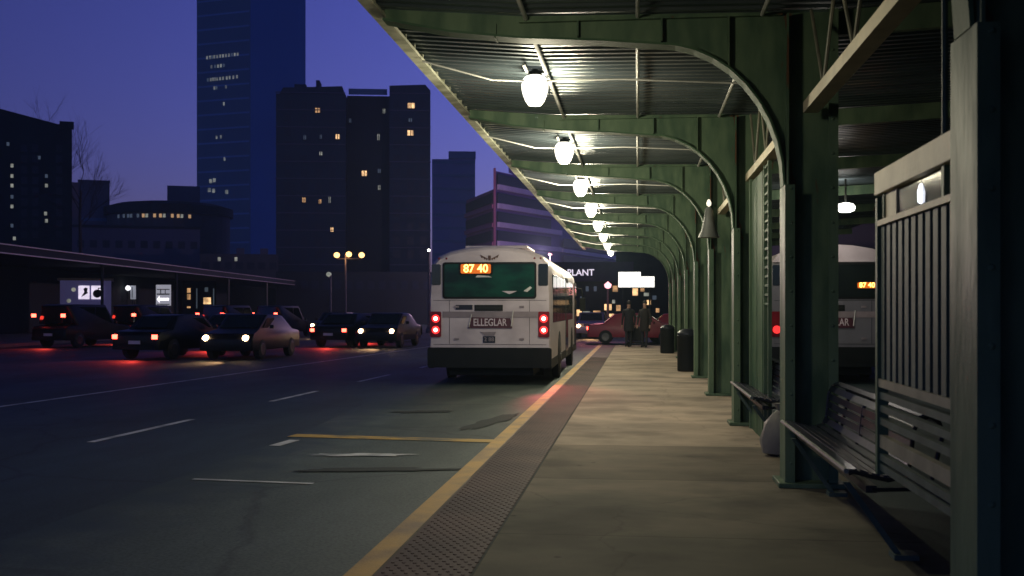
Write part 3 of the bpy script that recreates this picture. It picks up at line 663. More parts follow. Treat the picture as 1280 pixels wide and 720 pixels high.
# ------------------------------------------------------------------ cars
def make_car(paint, lights='rear', tall=0):
    c = thing('car', 'x', 'car')
    h = 1.44+tall
    side = [(0, .32), (0, .78), (.10, .90), (.75, .96), (1.25 if not tall else .35, h-.06), (1.75 if not tall else .7, h), (2.75, h-.01), (3.45, .98), (4.35, .84), (4.5, .66), (4.5, .30)]
    def ring(inset, top):
        return [(y, z) for y, z in side]
    mb = MB(); secs = []
    for x, sc_ in ((-.88, 0), (-.80, 1), (.80, 1), (.88, 0)):
        ringv = []
        for y, z in side:
            zz = z; xx = x
            if z > .97: xx = x*.80 if abs(x) > .85 else x*.82
            if sc_ == 0 and z < .97: zz = z*.985; 
            yy = y if sc_ else y+(.06 if y < 2 else -.06)
            ringv.append((xx, yy, zz))
        secs.append(ringv)
    n = len(side)
    for r_ in secs: mb.v += r_
    for i in range(3):
        for k_ in range(n): mb.f.append((i*n+k_, i*n+(k_+1) % n, (i+1)*n+(k_+1) % n, (i+1)*n+k_))
    mb.f.append(tuple(range(n))); mb.f.append(tuple(3*n+k_ for k_ in range(n)))
    mb.build('body', paint, c, smooth=True, bevel=.02)
    y1, y2 = (.82, 1.22) if not tall else (.22, .36)
    def P3(x, y, z): return (x, y, z)
    # rear and front glass
    MB().add([(-.62, y1-.045, 1.02), (.62, y1-.045, 1.02), (.56, y2-.03, h-.09), (-.56, y2-.03, h-.09), (-.62, y1+.01, 1.0), (.62, y1+.01, 1.0), (.56, y2+.04, h-.11), (-.56, y2+.04, h-.11)],
             [(0, 1, 2, 3), (4, 7, 6, 5), (0, 4, 5, 1), (1, 5, 6, 2), (2, 6, 7, 3), (3, 7, 4, 0)]).build('rear_window', M['glass_dark'], c)
    MB().add([(-.62, 3.42, 1.02), (.62, 3.42, 1.02), (.56, 2.84, h-.06), (-.56, 2.84, h-.06), (-.62, 3.36, .99), (.62, 3.36, .99), (.56, 2.78, h-.10), (-.56, 2.78, h-.10)],
             [(0, 3, 2, 1), (4, 5, 6, 7), (0, 1, 5, 4), (1, 2, 6, 5), (2, 3, 7, 6), (3, 0, 4, 7)]).build('windscreen', M['glass_dark'], c)
    for s in (-1, 1):
        for (a0, a1, b0, b1) in (((y1+.35), 2.05, (y2+.22), 2.02), (2.13, 3.15, 2.10, 2.72)):
            v = [(s*.735, a0, 1.00), (s*.735, a1, 1.00), (s*.715, b1, h-.12), (s*.715, b0, h-.12)]
            MB().add(v+[(x+s*-.03, y, z) for x, y, z in v], [(0, 1, 2, 3), (7, 6, 5, 4), (0, 4, 5, 1), (1, 5, 6, 2), (2, 6, 7, 3), (3, 7, 4, 0)]).build('side_window', M['glass_dark'], c)
        for yy in (.85, 3.6):
            wh = MB().lathe([(.30, -.11), (.33, -.09), (.33, .09), (.30, .11)], (s*.78, yy, .33), 20, 'x').build('wheel', M['rubber'], c, smooth=True)
            MB().lathe([(.20, s*.111), (.18, s*.12), (.05, s*.115)], (s*.78, yy, .33), 14, 'x').build('rim', M['steel'], wh)
        tl = MB().box(s*.78-.13 if s > 0 else s*.78-.06, s*.78+.06 if s > 0 else s*.78+.13, -.02, .06, .66, .80).build('tail_lamp', M['red_car'] if lights == 'rear' else M['red_dim'], c, bevel=.015)
        hl = MB().lathe([(.09, 4.42), (.09, 4.52), (.05, 4.53)], (s*.66, 0, .70), 14, 'y').build('headlamp', M['head'] if lights == 'front' else M['steel'], c)
        MB().box(s*.98-.07, s*.98+.07, 3.0, 3.08, .98, 1.10).build('mirror', paint, c, bevel=.02)
    B('number_plate', M['white_text'], -.22, .22, -.016, .0, .50, .61, c)
    B('bumper', M['black'], -.80, .80, -.05, .02, .32, .44, c)
    return c
GR = 'cars in traffic on the street'
cars = []
def put(c, px, py, Y, hd, lab, kind=0):
    q = at(px, py, Y); c.location = (q.x, Y, 0.004); c.rotation_euler.z = R(hd); c['label'] = lab; c['group'] = GR; cars.append(c)
def spot(c, rear):
    ld = bpy.data.lights.new('beam', 'SPOT'); ld.energy = 130 if not rear else 110; ld.color = (1, .55, .25) if not rear else (1, .06, .04)
    ld.spot_size = R(44 if not rear else 110); ld.spot_blend = .8; ld.shadow_soft_size = .08
    lo = bpy.data.objects.new('beam', ld); COL.objects.link(lo); lo.parent = c
    if rear: lo.location = (0, -.12, .72); lo.rotation_euler = (R(-80), 0, 0); lo.rotation_euler = (R(90-38), 0, R(180))
    else: lo.location = (0, 4.62, .70); lo.rotation_euler = (R(90-24), 0, 0)
c = make_car(M['car_dark'], 'rear'); put(c, 168, 425, 34, -12, 'dark car with red tail lamps, leftmost of the lower traffic row'); spot(c, True)
c2 = make_car(M['car_grey'], 'front'); put(c2, 345, 425, 38.5, 178, 'grey car facing the camera with glowing headlamps, left of the lamp post'); spot(c2, False)
def dup_car(src, *a, rear=True):
    o = src.copy(); COL.objects.link(o)
    for ch in src.children:
        k_ = ch.copy(); COL.objects.link(k_); k_.parent = o
        for gch in ch.children: k2 = gch.copy(); COL.objects.link(k2); k2.parent = k_
    put(o, *a); return o
dup_car(c, 262, 422, 42, -12, 'dark car with red tail lamps, left of the nearer grey oncoming car')
dup_car(c, 410, 420, 46, -12, 'dark car with red tail lamps, just left of the tall lamp post')
dup_car(c, 462, 418, 53, -12, 'dark car with red tail lamps, just right of the tall lamp post')
dup_car(c2, 503, 415, 50, 178, 'grey car facing the camera with glowing headlamps, beside the stopped white bus')
dup_car(c2, 438, 412, 66, 175, 'grey car with glowing headlamps farther off behind the lamp post')
c3 = make_car(M['car_dark'], 'rear', .38)
for ch in c3.children:
    if ch.name.startswith('tail_lamp'): ch.location.z = .62
put(c3, 60, 400, 44, -12, 'tall dark van with high red tail lamps, leftmost on the street'); spot(c3, True)
dup_car(c3, 150, 400, 50, -12, 'tall dark van with high red tail lamps, below the lit violet kiosk')
dup_car(c3, 262, 400, 56, -12, 'tall dark van with high red tail lamps, beside the slim amber lamp post')
dup_car(c3, 330, 400, 62, -12, 'tall dark van with high red tail lamps, below the white road sign')
# cross street beyond the platform end
cr = make_car(M['car_trail_red'], 'rear'); put(cr, 727, 420, 53, -90, 'car coloured like a light trail, crossing the street beyond the platform end'); cr.location.x = at(735, 420, 53).x
cs = make_car(M['car_trail_red'], 'rear'); put(cs, 800, 420, 55, -90, 'second car coloured like a light trail, crossing behind the two people, nearer the columns'); cs.location.x = at(798, 420, 55).x
for (px, Y) in ((748, 50), (812, 51)):
    ld = bpy.data.lights.new('red_glow', 'SPOT')
cz = make_car(M['car_silver'], 'front'); put(cz, 742, 408, 66, 180, 'silver car with glowing headlamps waiting beyond the crossing'); spot(cz, False)

# ------------------------------------------------------------------ people
def person(loc, rz, coat, label, pose=0):
    p_ = thing('person', label, 'person', loc, rz, )
    me = bpy.data.meshes.new('body')
    J = {'pel': (0, 0, .95, .145, .11), 'sp': (0, 0, 1.15, .15, .10), 'ch': (0, .0, 1.34, .185, .115), 'nk': (0, 0, 1.48, .06, .06), 'hd0': (0, .01, 1.56, .075, .08), 'hd1': (0, .015, 1.66, .085, .10), 'hd2': (0, .01, 1.71, .05, .06)}
    for s, sd in ((-1, 'l'), (1, 'r')):
        st = .12 if (s == 1) == (pose == 0) else -.05
        J.update({sd+'h': (s*.095, 0, .88, .095, .095), sd+'k': (s*.10, st*.6+.02, .50, .06, .06), sd+'a': (s*.105, st, .09, .042, .045), sd+'t': (s*.12, st+.15, .035, .045, .03),
                  sd+'s': (s*.19, 0, 1.40, .065, .065), sd+'e': (s*.25, -.02+.04*pose, 1.12, .047, .047), sd+'w': (s*.25, .07+.06*pose, .88, .032, .032), sd+'p': (s*.25, .10+.06*pose, .80, .028, .04), sd+'f': (s*.25, .115+.06*pose, .73, .016, .03)})
    E = [('pel', 'sp'), ('sp', 'ch'), ('ch', 'nk'), ('nk', 'hd0'), ('hd0', 'hd1'), ('hd1', 'hd2')]
    for sd in 'lr': E += [('pel', sd+'h'), (sd+'h', sd+'k'), (sd+'k', sd+'a'), (sd+'a', sd+'t'), ('ch', sd+'s'), (sd+'s', sd+'e'), (sd+'e', sd+'w'), (sd+'w', sd+'p'), (sd+'p', sd+'f')]
    ks = list(J); me.from_pydata([J[k_][:3] for k_ in ks], [(ks.index(a), ks.index(b)) for a, b in E], [])
    o = bpy.data.objects.new('body', me); COL.objects.link(o)
    sk = o.modifiers.new('skin', 'SKIN')
    for i, k_ in enumerate(ks): me.skin_vertices[0].data[i].radius = J[k_][3:]
    me.skin_vertices[0].data[0].use_root = True
    ss = o.modifiers.new('sub', 'SUBSURF'); ss.levels = 1; ss.render_levels = 1
    dg = bpy.context.evaluated_depsgraph_get(); m2 = bpy.data.meshes.new_from_object(o.evaluated_get(dg)); bpy.data.objects.remove(o)
    for m_ in (M['skin'], coat, M['trousers']): m2.materials.append(m_)
    for f in m2.polygons:
        z = f.center.z; f.material_index = 0 if (z > 1.50 or (z < .86 and abs(f.center.x) > .19)) else 1 if z > .80 else 2
        if z < .12: f.material_index = 2
        f.use_smooth = True
    o = bpy.data.objects.new('body', m2); COL.objects.link(o); o.parent = p_
    MB().lathe([(.19, .62), (.205, .70), (.19, .95), (.17, 1.15), (.20, 1.34), (.14, 1.45), (.085, 1.50)], n=16).build('coat', coat, p_, smooth=True)
    MB().lathe([(.070, 1.655), (.088, 1.69), (.090, 1.735), (.070, 1.78), (.03, 1.80), (0, 1.803)], (0, -.012, 0), 14).build('hair', M['hair'], p_, smooth=True)
    return p_
q = at(786, 428, 43.6)
person((q.x, 43.6, .15), R(15), M['coat'], 'person in a dark coat standing at the far platform end, on the left')
q = at(806, 428, 42.8)
person((q.x, 42.8, .15), R(160), M['coat2'], 'person in a dark brown coat standing at the far platform end, on the right', 1)
# dark low cart between them
q = at(796, 420, 44.2)
o = thing('luggage_trolley', 'low dark luggage trolley between the two standing people', 'trolley', (q.x, 44.2, .15))
B('bag', M['coat'], -.35, .30, -.2, .2, .22, .78, o, bevel=.05); B('base', M['black'], -.4, .35, -.24, .24, .14, .2, o)
MB().tube([(-.38, 0, .2), (-.44, 0, 1.0), (-.44, .2, 1.02)], .015, 6).build('handle', M['lamp_metal'], o)
for x in (-.32, .27):
    for y_ in (-.2, .2): MB().lathe([(.07, -.02), (.07, .02)], (x, y_, .07), 12, 'y').build('wheel', M['rubber'], o)

# ------------------------------------------------------------------ buildings
class Face:      # a facade turned square to the street corner it looks at
    def __init__(s, px0, px1, Y, rpx):
        d = ray(rpx, 387); s.rz = -math.atan2(d.x, d.y) if d.x < 0 else 0.0
        s.u = Vector((math.cos(s.rz), math.sin(s.rz))); s.n = Vector((-s.u.y, s.u.x))
        r1 = at(px1, 387, Y); s.p = Vector((r1.x, Y)); o_ = s.hit(px0)[0]; s.x, s.y = o_.x, o_.y; s.o = o_; s.W = (s.p-o_).length
    def hit(s, px, py=387):
        d = ray(px, py); d2 = Vector((d.x, d.y)); t_ = s.p.dot(s.n)/d2.dot(s.n); return d2*t_, 1.6+d.z*t_
    def loc(s, px, py):
        h, z = s.hit(px, py); return (h-s.o).dot(s.u), z
def bx(name, m, px0, px1, pytop, Y, depth, label, cat='building', zt=None, rz=0, group=None, rpx=None):
    """building whose front face spans px0..px1 at distance Y; local origin at the front left corner"""
    a = Face(px0, px1, Y, rpx or px1); W = a.W; Hh = at(px1, pytop, Y).z if zt is None else zt
    t_ = thing(name, label, cat, (a.x, a.y, 0), a.rz, group)
    w = B('wall', m, 0, W, 0, depth, 0, Hh, t_)
    return t_, w, W, Hh, a
def win(t_, m, x, z, w, h, y=-.03):
    f = B('window', m, x-w/2, x+w/2, y, y+.02+.02, z-h/2, z+h/2, t_); return f
def local(px, py, Y, a): return a.loc(px, py)

# tall blue tower: two faces
Y = 300.0
A = at(246, 50, Y+4); Bc = at(313, 50, Y); Cc = at(382, 50, Y+16)
A.y = Y; tw = thing('office_tower', 'tallest blue grey office tower rising out of the picture', 'tower', (A.x, Y, 0))
Wl = Bc.x-A.x; Wr = Cc.x-A.x
H_ = 118
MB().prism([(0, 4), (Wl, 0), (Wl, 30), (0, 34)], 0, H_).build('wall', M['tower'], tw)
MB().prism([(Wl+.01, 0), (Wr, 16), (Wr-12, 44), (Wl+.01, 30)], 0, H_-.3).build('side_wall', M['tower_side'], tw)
for i in range(28):        # floor bands
    z = 8+i*4.0
    MB().prism([(0.3, 3.86), (Wl-.3, -.06), (Wl-.3, .0), (.3, 3.96)], z, z+.5).build('floor_band', M['tower_side'], tw)
def tower_win(px, py, m, w=.55, h=1.1):
    q_ = at(px, py, Y+2); x = q_.x-A.x; yy = 4*(1-x/Wl)-.12
    B('window', m, x-w/2, x+w/2, yy-.05, yy+.1, q_.z-h/2, q_.z+h/2, tw)
rd = random.Random(11)
for py, xs_ in ((71, (257, 261, 264, 267, 271, 275, 279, 283, 287, 291, 295, 299)), (83, (263, 268, 272, 276, 280)), (99, (258, 262, 265, 268, 271, 275, 279, 284, 288, 293, 298)), (110, (267, 270, 283)), (131, (280,)), (172, (270, 276)), (200, (281,))):
    for x in xs_: tower_win(x, py-(x-257)*.05, M['tower_win'] if rd.random() < .7 else M['dim_win'], .45, .9)
for x, py in ((262, 226), (267, 225), (260, 237), (266, 238), (284, 240)): tower_win(x, py, M['tower_win'], .8, 1.1)

# dark apartment block
Y = 150.0
ap, w, W, Hh, a = bx('apartment_block', M['apartment'], 345, 432, 118, Y, 22, 'near black apartment block with scattered amber windows beside the tower', rpx=538)
c0 = at(350, 112, Y); c1 = at(431, 108, Y)
MB().prism([(0.4, Hh), (.9, Hh+.9), (W-.5, Hh+1.2), (W-.2, Hh)], .4, 18, 'y').build('roof', M['apartment'], ap)
x2 = a.loc(487, 110)[0]; x3 = a.loc(538, 107)[0]
B('recess_wall', M['black_bldg'], W+.01, x2-.01, 2.5, 20, 0, Hh+.3, ap)
MB().prism([(x2, 0), (x3, 0), (x3, Hh+.6), (x3-.7, Hh+1.4), (x2, Hh+1.2)], -.5, 21, 'y').build('wing_wall', M['apartment'], ap)
B('roof_fence', M['tower'], W+.3, x2-.4, 1.5, 1.7, Hh+.31, Hh+1.1, ap)
for i in range(13):
    B('floor_ledge', M['bldg_mid'], -.06, W-.02, -.14, .0, 3+i*2.35, 3.12+i*2.35, ap); B('floor_ledge', M['bldg_mid'], x2+.02, x3+.05, -.62, -.5, 3+i*2.35, 3.12+i*2.35, ap)
for (a0, a1, h0) in ((2.0, 3.6, 1.1), (5.0, 5.5, 1.7), (x2+1.2, x2+2.6, .9)): B('roof_plant', M['apartment'], a0, a1, 4, 7, Hh+1.0, Hh+1.0+h0, ap)
cols = [360, 380, 398, 410, 421, 455, 472, 496, 513, 528]
lit = {(398, 138): ('w', 8), (380, 0): 0}
rows = [131+17.0*i for i in range(13)]
spec_lit = [(397, 138, 'warm_win', 1.0, .9), (479, 135, 'pale_win', .5, .9), (514, 133, 'warm_bright', 1.5, 1.0), (513, 151, 'dim_win', .7, .7), (513, 167, 'warm_bright', 1.3, 1.0), (472, 168, 'pale_win', .5, 1.2), (422, 171, 'warm_bright', .8, .9),
            (401, 192, 'pale_win', .6, .7), (454, 214, 'warm_bright', 1.1, 1.0), (473, 211, 'dim_win', .6, .8), (473, 232, 'pale_win', .5, .9), (380, 250, 'warm_win', .7, .9), (400, 252, 'warm_win', .5, .8), (412, 250, 'pale_win', .4, 1.2),
            (415, 287, 'warm_bright', .6, .8), (381, 172, 'dim_win', .5, .8), (401, 171, 'dim_win', .4, .8), (436, 147, 'dim_win', .4, .8)]
taken = []
for px, py, m_, w_, h_ in spec_lit:
    x, qz = a.loc(px, py); w_ *= .62; h_ *= .72
    yb = -.5 if x > x2 else (2.5 if x > W else 0)
    f = B('window', M[m_], x-w_/2, x+w_/2, yb-.06, yb+.02, qz-h_/2, qz+h_/2, ap)
    B('mullion', M['black'], x-.05, x+.05, yb-.09, yb-.061, qz-h_/2, qz+h_/2, f); B('sill', M['black_bldg'], x-w_/2-.1, x+w_/2+.1, yb-.16, yb, qz-h_/2-.14, qz-h_/2-.002, f)
    taken.append((x, qz))
for cpx in (360, 380, 398, 415, 496, 513, 529):
    for rpy in rows[:12]:
        x, qz = a.loc(cpx, rpy)
        if any(abs(x-tx) < 1.3 and abs(qz-tz) < 1.3 for tx, tz in taken): continue
        yb = -.5 if x > x2 else 0
        B('window', M['window_dark'], x-.45, x+.45, yb-.03, yb+.02, qz-.55, qz+.55, ap)

# left black block
Y = 92.0
lb, w, W, Hh, a = bx('residential_block', M['black_bldg'], -60, 90, 156, Y, 24, 'black block at the left edge with two columns of small lit windows')
MB().prism([(0, Hh+.01), (W-1.0, Hh+.01), (W-5.8, Hh+1.1), (W-9, Hh+1.4), (0, Hh+1.5)], .3, 23, 'y').build('roof', M['black_bldg'], lb)
B('parapet', M['black_bldg'], W-1.0, W+.15, -.12, .2, Hh-.4, Hh+.25, lb)
for px, py, m_ in ((15, 207, 'pale_win'), (15, 220, 'pale_win'), (15, 232, 'pale_win'), (15, 246, 'dim_win'), (15, 258, 'pale_win'), (15, 282, 'dim_win'), (18, 298, 'pale_win'), (58, 220, 'dim_win'), (58, 232, 'pale_win'), (57, 267, 'pale_win'), (58, 276, 'pale_win'), (10, 180, 'dim_win'), (49, 197, 'dim_win')):
    x, z = local(px, py, Y, a); f = win(lb, M[m_], x, z, .22, .30)
for i in range(9):
    for px in (-12, 30, 44, 74):
        x, z = local(px, 185+i*13.5, Y, a); win(lb, M['window_dark'], x, z, .5, .62)

# tan and blue buildings in the gap
tb, w, W, Hh, a = bx('slab_building', M['bldg_tan'], 88, 99, 228, 170, 14, 'narrow tan slab building right of the black block')
tb, w, W, Hh, a = bx('office_block', M['bldg_mid'], 98, 137, 229, 172, 20, 'low blue grey office block behind the round building')
B('parapet', M['bldg_mid'], -.1, W+.1, -.2, .2, Hh, Hh+.4, tb)
for i in range(5): B('floor_band', M['tower'], 0.1, W-.1, -.08, 0, 5+i*2.7, 5.5+i*2.7, tb)
tb2, w, W, Hh, a = bx('plain_block', M['bldg_mid'], 209, 250, 233, 190, 20, 'plain blue grey block between the round building and tower')
for i in range(5): B('floor_band', M['tower'], 0.1, W-.1, -.08, 0, 5+i*3.2, 5.6+i*3.2, tb2)
q = at(178, 250, 165)
ro = thing('round_building', 'wide round building with a band of small lights under its roof', 'building', (q.x, 175, 0))
zt = at(178, 247, 165).z; r_ = 9.6
MB().lathe([(r_, 0), (r_, zt-2.2)], n=40).build('wall', M['brick_dark'], ro)
MB().lathe([(r_+.5, zt-2.2), (r_+.5, zt-.9), (r_-1.5, zt-.3), (r_-4, zt)], n=40).build('roof', M['black_bldg'], ro)
for k_ in range(14):
    an = R(-118+k_*5.2+ (2 if k_ % 3 else 0)); x, y_ = (r_+.08)*math.cos(an), (r_+.08)*math.sin(an)
    m_ = MB().box(-.28, .28, -.05, .02, zt-3.0, zt-2.45).build('window', M['round_win'] if k_ in (5, 7, 8, 10, 11, 13) else M['pale_win'] if k_ > 4 else M['dim_win'], ro)
    m_.scale.x = .7; m_.location = (x, y_, 0); m_.rotation_euler.z = an+math.pi/2
for z in (3, 6.2, 9.4): MB().lathe([(r_+.1, z), (r_+.12, z+.1), (r_+.12, z+.5), (r_+.1, z+.6)], n=40).build('floor_band', M['bldg_mid'], ro)

# right of the apartment block: hazy towers
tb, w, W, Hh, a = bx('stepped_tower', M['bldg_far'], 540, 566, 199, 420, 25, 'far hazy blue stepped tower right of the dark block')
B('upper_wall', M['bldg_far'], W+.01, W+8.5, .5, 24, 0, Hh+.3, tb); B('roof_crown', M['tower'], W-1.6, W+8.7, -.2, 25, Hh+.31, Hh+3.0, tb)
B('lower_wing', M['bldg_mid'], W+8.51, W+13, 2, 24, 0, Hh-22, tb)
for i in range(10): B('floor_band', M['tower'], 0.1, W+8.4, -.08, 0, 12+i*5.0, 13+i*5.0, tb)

# banded curved office building
Y = 135.0
P0 = at(583, 240, Y+14); P1 = at(618, 236, Y); P2 = at(700, 236, Y+16); P3 = at(775, 236, Y+42)
bo = thing('banded_office_building', 'purple grey office building with pale horizontal floor bands behind the bus', 'building', (P1.x, Y, 0))
def L2(p_): return (p_.x-P1.x, p_.y-Y)
l0, l1, l2, l3 = L2(P0), (0, 0), L2(P2), L2(P3)
zt0 = at(618, 236, Y).z
zt1 = zt0+2.2
MB().prism([l0, l1, (l1[0], l1[1]+.02), (l1[0]+4, 26), (l0[0]+1, 28)], 0, zt0).build('end_wall', M['bldg_red'], bo)
MB().prism([(.01, .03), l2, (l2[0]+1, l2[1]+14), (4.02, 26)], 0, zt1).build('wall', M['bldg_purple'], bo)
MB().prism([(l2[0]+.01, l2[1]), l3, (l3[0], l3[1]+12), (l2[0]+1.01, l2[1]+14)], 0, zt1-7.5).build('wing_wall', M['bldg_purple'], bo)
MB().prism([(1.5, 2), (l2[0]-2, l2[1]+1), (l2[0]-2, l2[1]+10), (4.5, 22)], zt1, zt1+2.0).build('roof_house', M['bldg_purple'], bo)
def seg_band(a_, b_, z, h, m_, out=.35, nm='floor_band'):
    a_ = Vector(a_); b_ = Vector(b_); d = (b_-a_).normalized(); n = Vector((d.y, -d.x))*out
    MB().prism([tuple(a_+n), tuple(b_+n), tuple(b_+n*.1), tuple(a_+n*.1)], z, z+h).build(nm, m_, bo)
nf = 7
for i in range(nf):
    z = 2.5+(zt1-2.5)*i/nf
    seg_band((.3, .05), (l2[0], l2[1]), z, .62, M['band'])
    seg_band((.3, .05), (l2[0]-.2, l2[1]), z+.6, 1.3, M['window_dark'], .12, 'window')
    if z < zt0-1:
        seg_band(l0, (0, 0), z, .5, M['bldg_red'], .3); seg_band(l0, (-.2, 0), z+.7, 1.2, M['window_dark'], .1, 'window')
for i in range(nf-3):
    z = 2.5+(zt1-2.5)*i/nf
    seg_band((l2[0]+.2, l2[1]), l3, z, .5, M['band'], .25)
    seg_band((l2[0]+.4, l2[1]), l3, z+.7, 1.2, M['window_dark'], .1, 'window')
MB().tube([(0.05, -.15, 0), (0.05, -.15, zt1+.3)], .16, 6).build('corner_pier', M['bldg_red'], bo)

# dark mass of shops in front of it, with lettering and lit windows
Y = 78.0
sh, w, W, Hh, a = bx('corner_shop_building', M['black_bldg'], 690, 790, 350, Y, 8, 'dark corner building with small lit windows and pale letters on top')
vp = B('sign_panel', M['dark_purple'], -.2, W+.1, -.30, -.02, Hh-.1, Hh+1.25, sh)
tx, tz = local(726, 343, Y, a)
text('sign_text', 'PLANT', .62, emit('pale_sign_letters', (.95, .85, 1), .9), vp, (tx, -.32, Hh+.5), ext=.01)
rd = random.Random(3)
for px, py, m_, w_, h_ in ((734, 361, 'dim_win', .2, .35), (744, 361, 'dim_win', .2, .35), (769, 361, 'warm_win', .35, .42), (760, 384, 'warm_bright', .5, .42), (767, 377, 'pale_win', .2, .25), (724, 391, 'warm_bright', .35, .45), (733, 391, 'pale_win', .5, .22), (746, 391, 'warm_win', .5, .3), (763, 394, 'warm_bright', .5, .2), (773, 385, 'warm_win', .3, .4), (727, 373, 'dim_win', .2, .3), (740, 405, 'warm_bright', 1.6, .35)):
    x, z = local(px, py, Y, a); f = win(sh, M[m_], x, z, w_, h_); B('frame', M['black'], x-w_/2-.04, x+w_/2+.04, -.012, -.002, z-h_/2-.04, z+h_/2+.04, f)
Y = 84.0
s2, w, W, Hh, a = bx('hall_building', M['black_bldg'], 770, 870, 312, Y, 8, 'dark hall under the bright white sign at the end of the street')
for px, py, m_, w_, h_ in ((781, 384, 'warm_bright', .42, .4), (787, 383, 'warm_win', .25, .4), (794, 364, 'warm_bright', .4, .65), (793, 395, 'pale_win', .5, .25), (800, 397, 'warm_win', .35, .25), (803, 362, 'warm_win', .3, .3), (809, 368, 'pale_win', .5, .25), (811, 378, 'warm_bright', .3, .35), (822, 388, 'warm_win', .25, .3), (818, 372, 'dim_win', .3, .3), (780, 374, 'dim_win', .3, .4)):
    x, z = local(px, py, Y, a); win(s2, M[m_], x, z, w_, h_)
Y = 74.0
q0 = at(773, 340, Y); q1 = at(818, 359, Y)
es = thing('illuminated_sign', 'bright blank white sign board beyond the end of the canopy', 'sign', (q0.x, Y, 0))
W = q1.x-q0.x
MB().prism([(0, q1.z), (W, q1.z), (W, q0.z-.30), (W*.62, q0.z-.30), (W*.62, q0.z), (0, q0.z)], 0, .2, 'y').build('light_panel', M['end_sign'], es)
MB().prism([(-.06, q1.z-.06), (W+.06, q1.z-.06), (W+.06, q0.z-.24), (W*.62+.06, q0.z-.24), (W*.62+.06, q0.z+.06), (-.06, q0.z+.06)], .01, .24, 'y').build('frame', M['black'], es)
for x in (.3, W-.3): MB().tube([(x, .3, 0), (x, .3, q0.z-.4)], .06, 8).build('post', M['lamp_metal'], es)

# dark blocks filling the left middle distance
k1, w, W, Hh, a = bx('warehouse', M['bldg_mid'], 60, 250, 287, 150, 12, 'low dark warehouse behind the long shop canopy')
for i in range(12): win(k1, M['window_dark'], W*(i+.5)/12, Hh-2.2, .9, 1.0)
B('parapet', M['black_bldg'], -.1, W+.1, -.15, .1, Hh, Hh+.35, k1)
x, z = local(240, 286, 150, a)
k2, w, W, Hh, a = bx('depot_building', M['brick_dark'], 250, 348, 318, 140, 10, 'low brick depot at the foot of the blue tower')
for i in range(7): win(k2, M['window_dark'], W*(i+.5)/7, Hh-1.5, .9, .9)
for px, py in ((274, 320), (295, 320)):
    x, z = local(px, py, 140, a); win(k2, M['pale_win'], x, z-.4, .35, .5)
for px in (300, 330): 
    x, z = local(px, 312, 140, a); MB().box(x-.5, x+.5, 1, 2, Hh, Hh+.8).build('roof_vent', M['bldg_mid'], k2, bevel=.03)
k3, w, W, Hh, a = bx('terrace_building', M['black_bldg'], 345, 540, 340, 118, 10, 'long low black terrace in front of the apartment block')
for i in range(14): win(k3, M['window_dark'], W*(i+.5)/14, Hh-1.4, .7, .9)
k4, w, W, Hh, a = bx('shed_building', M['black_bldg'], -60, 70, 330, 76, 8, 'low black shed at the left edge of the street')
for i in range(6): win(k4, M['window_dark'], W*(i+.5)/6, Hh-1.2, .8, .9)
B('roof_trim', M['roof_edge'], -.1, W+.1, -.12, .1, Hh, Hh+.15, k4)

# long shop canopy running away on the left
lc = thing('shop_canopy', 'long low flat roof with pale edge line along the far pavement', 'canopy', (0, 0, 0))
def fx(y_): return -24.0-.105*y_
yy0, yy1 = 30, 230
MB().add([(fx(yy0), yy0, 4.25), (fx(yy1), yy1, 4.25), (fx(yy1)-7.4, yy1, 4.255), (fx(yy0)-7.4, yy0, 4.255), (fx(yy0), yy0, 4.6), (fx(yy1), yy1, 4.6), (fx(yy1)-7.4, yy1, 4.6), (fx(yy0)-7.4, yy0, 4.6)],
         [(3, 2, 1, 0), (4, 5, 6, 7), (0, 1, 5, 4), (1, 2, 6, 5), (2, 3, 7, 6), (3, 0, 4, 7)]).build('roof', M['black_bldg'], lc)
for z in (4.60, 4.19):
    MB().add([(fx(yy0)+.06, yy0, z), (fx(yy1)+.06, yy1, z), (fx(yy1)-.1, yy1, z), (fx(yy0)-.1, yy0, z), (fx(yy0)+.06, yy0, z+.055), (fx(yy1)+.06, yy1, z+.055), (fx(yy1)-.1, yy1, z+.055), (fx(yy0)-.1, yy0, z+.055)],
             [(3, 2, 1, 0), (4, 5, 6, 7), (0, 1, 5, 4), (1, 2, 6, 5), (2, 3, 7, 6), (3, 0, 4, 7)]).build('edge_trim', M['roof_edge'], lc)
for i in range(14):
    y_ = 34+i*14; MB().tube([(fx(y_)-.4, y_, .14), (fx(y_)-.4, y_, 4.25)], .09, 8).build('post', M['lamp_metal'], lc)
# rear wall of the shops
wl = MB(); wl.add([(fx(yy0)-7.2, yy0, 0), (fx(yy1)-7.2, yy1, 0), (fx(yy1)-7.5, yy1, 0), (fx(yy0)-7.5, yy0, 0), (fx(yy0)-7.2, yy0, 4.25), (fx(yy1)-7.2, yy1, 4.25), (fx(yy1)-7.5, yy1, 4.25), (fx(yy0)-7.5, yy0, 4.25)],
                 [(3, 2, 1, 0), (4, 5, 6, 7), (0, 1, 5, 4), (1, 2, 6, 5), (2, 3, 7, 6), (3, 0, 4, 7)])
wl.build('rear_wall', M['black_bldg'], lc)

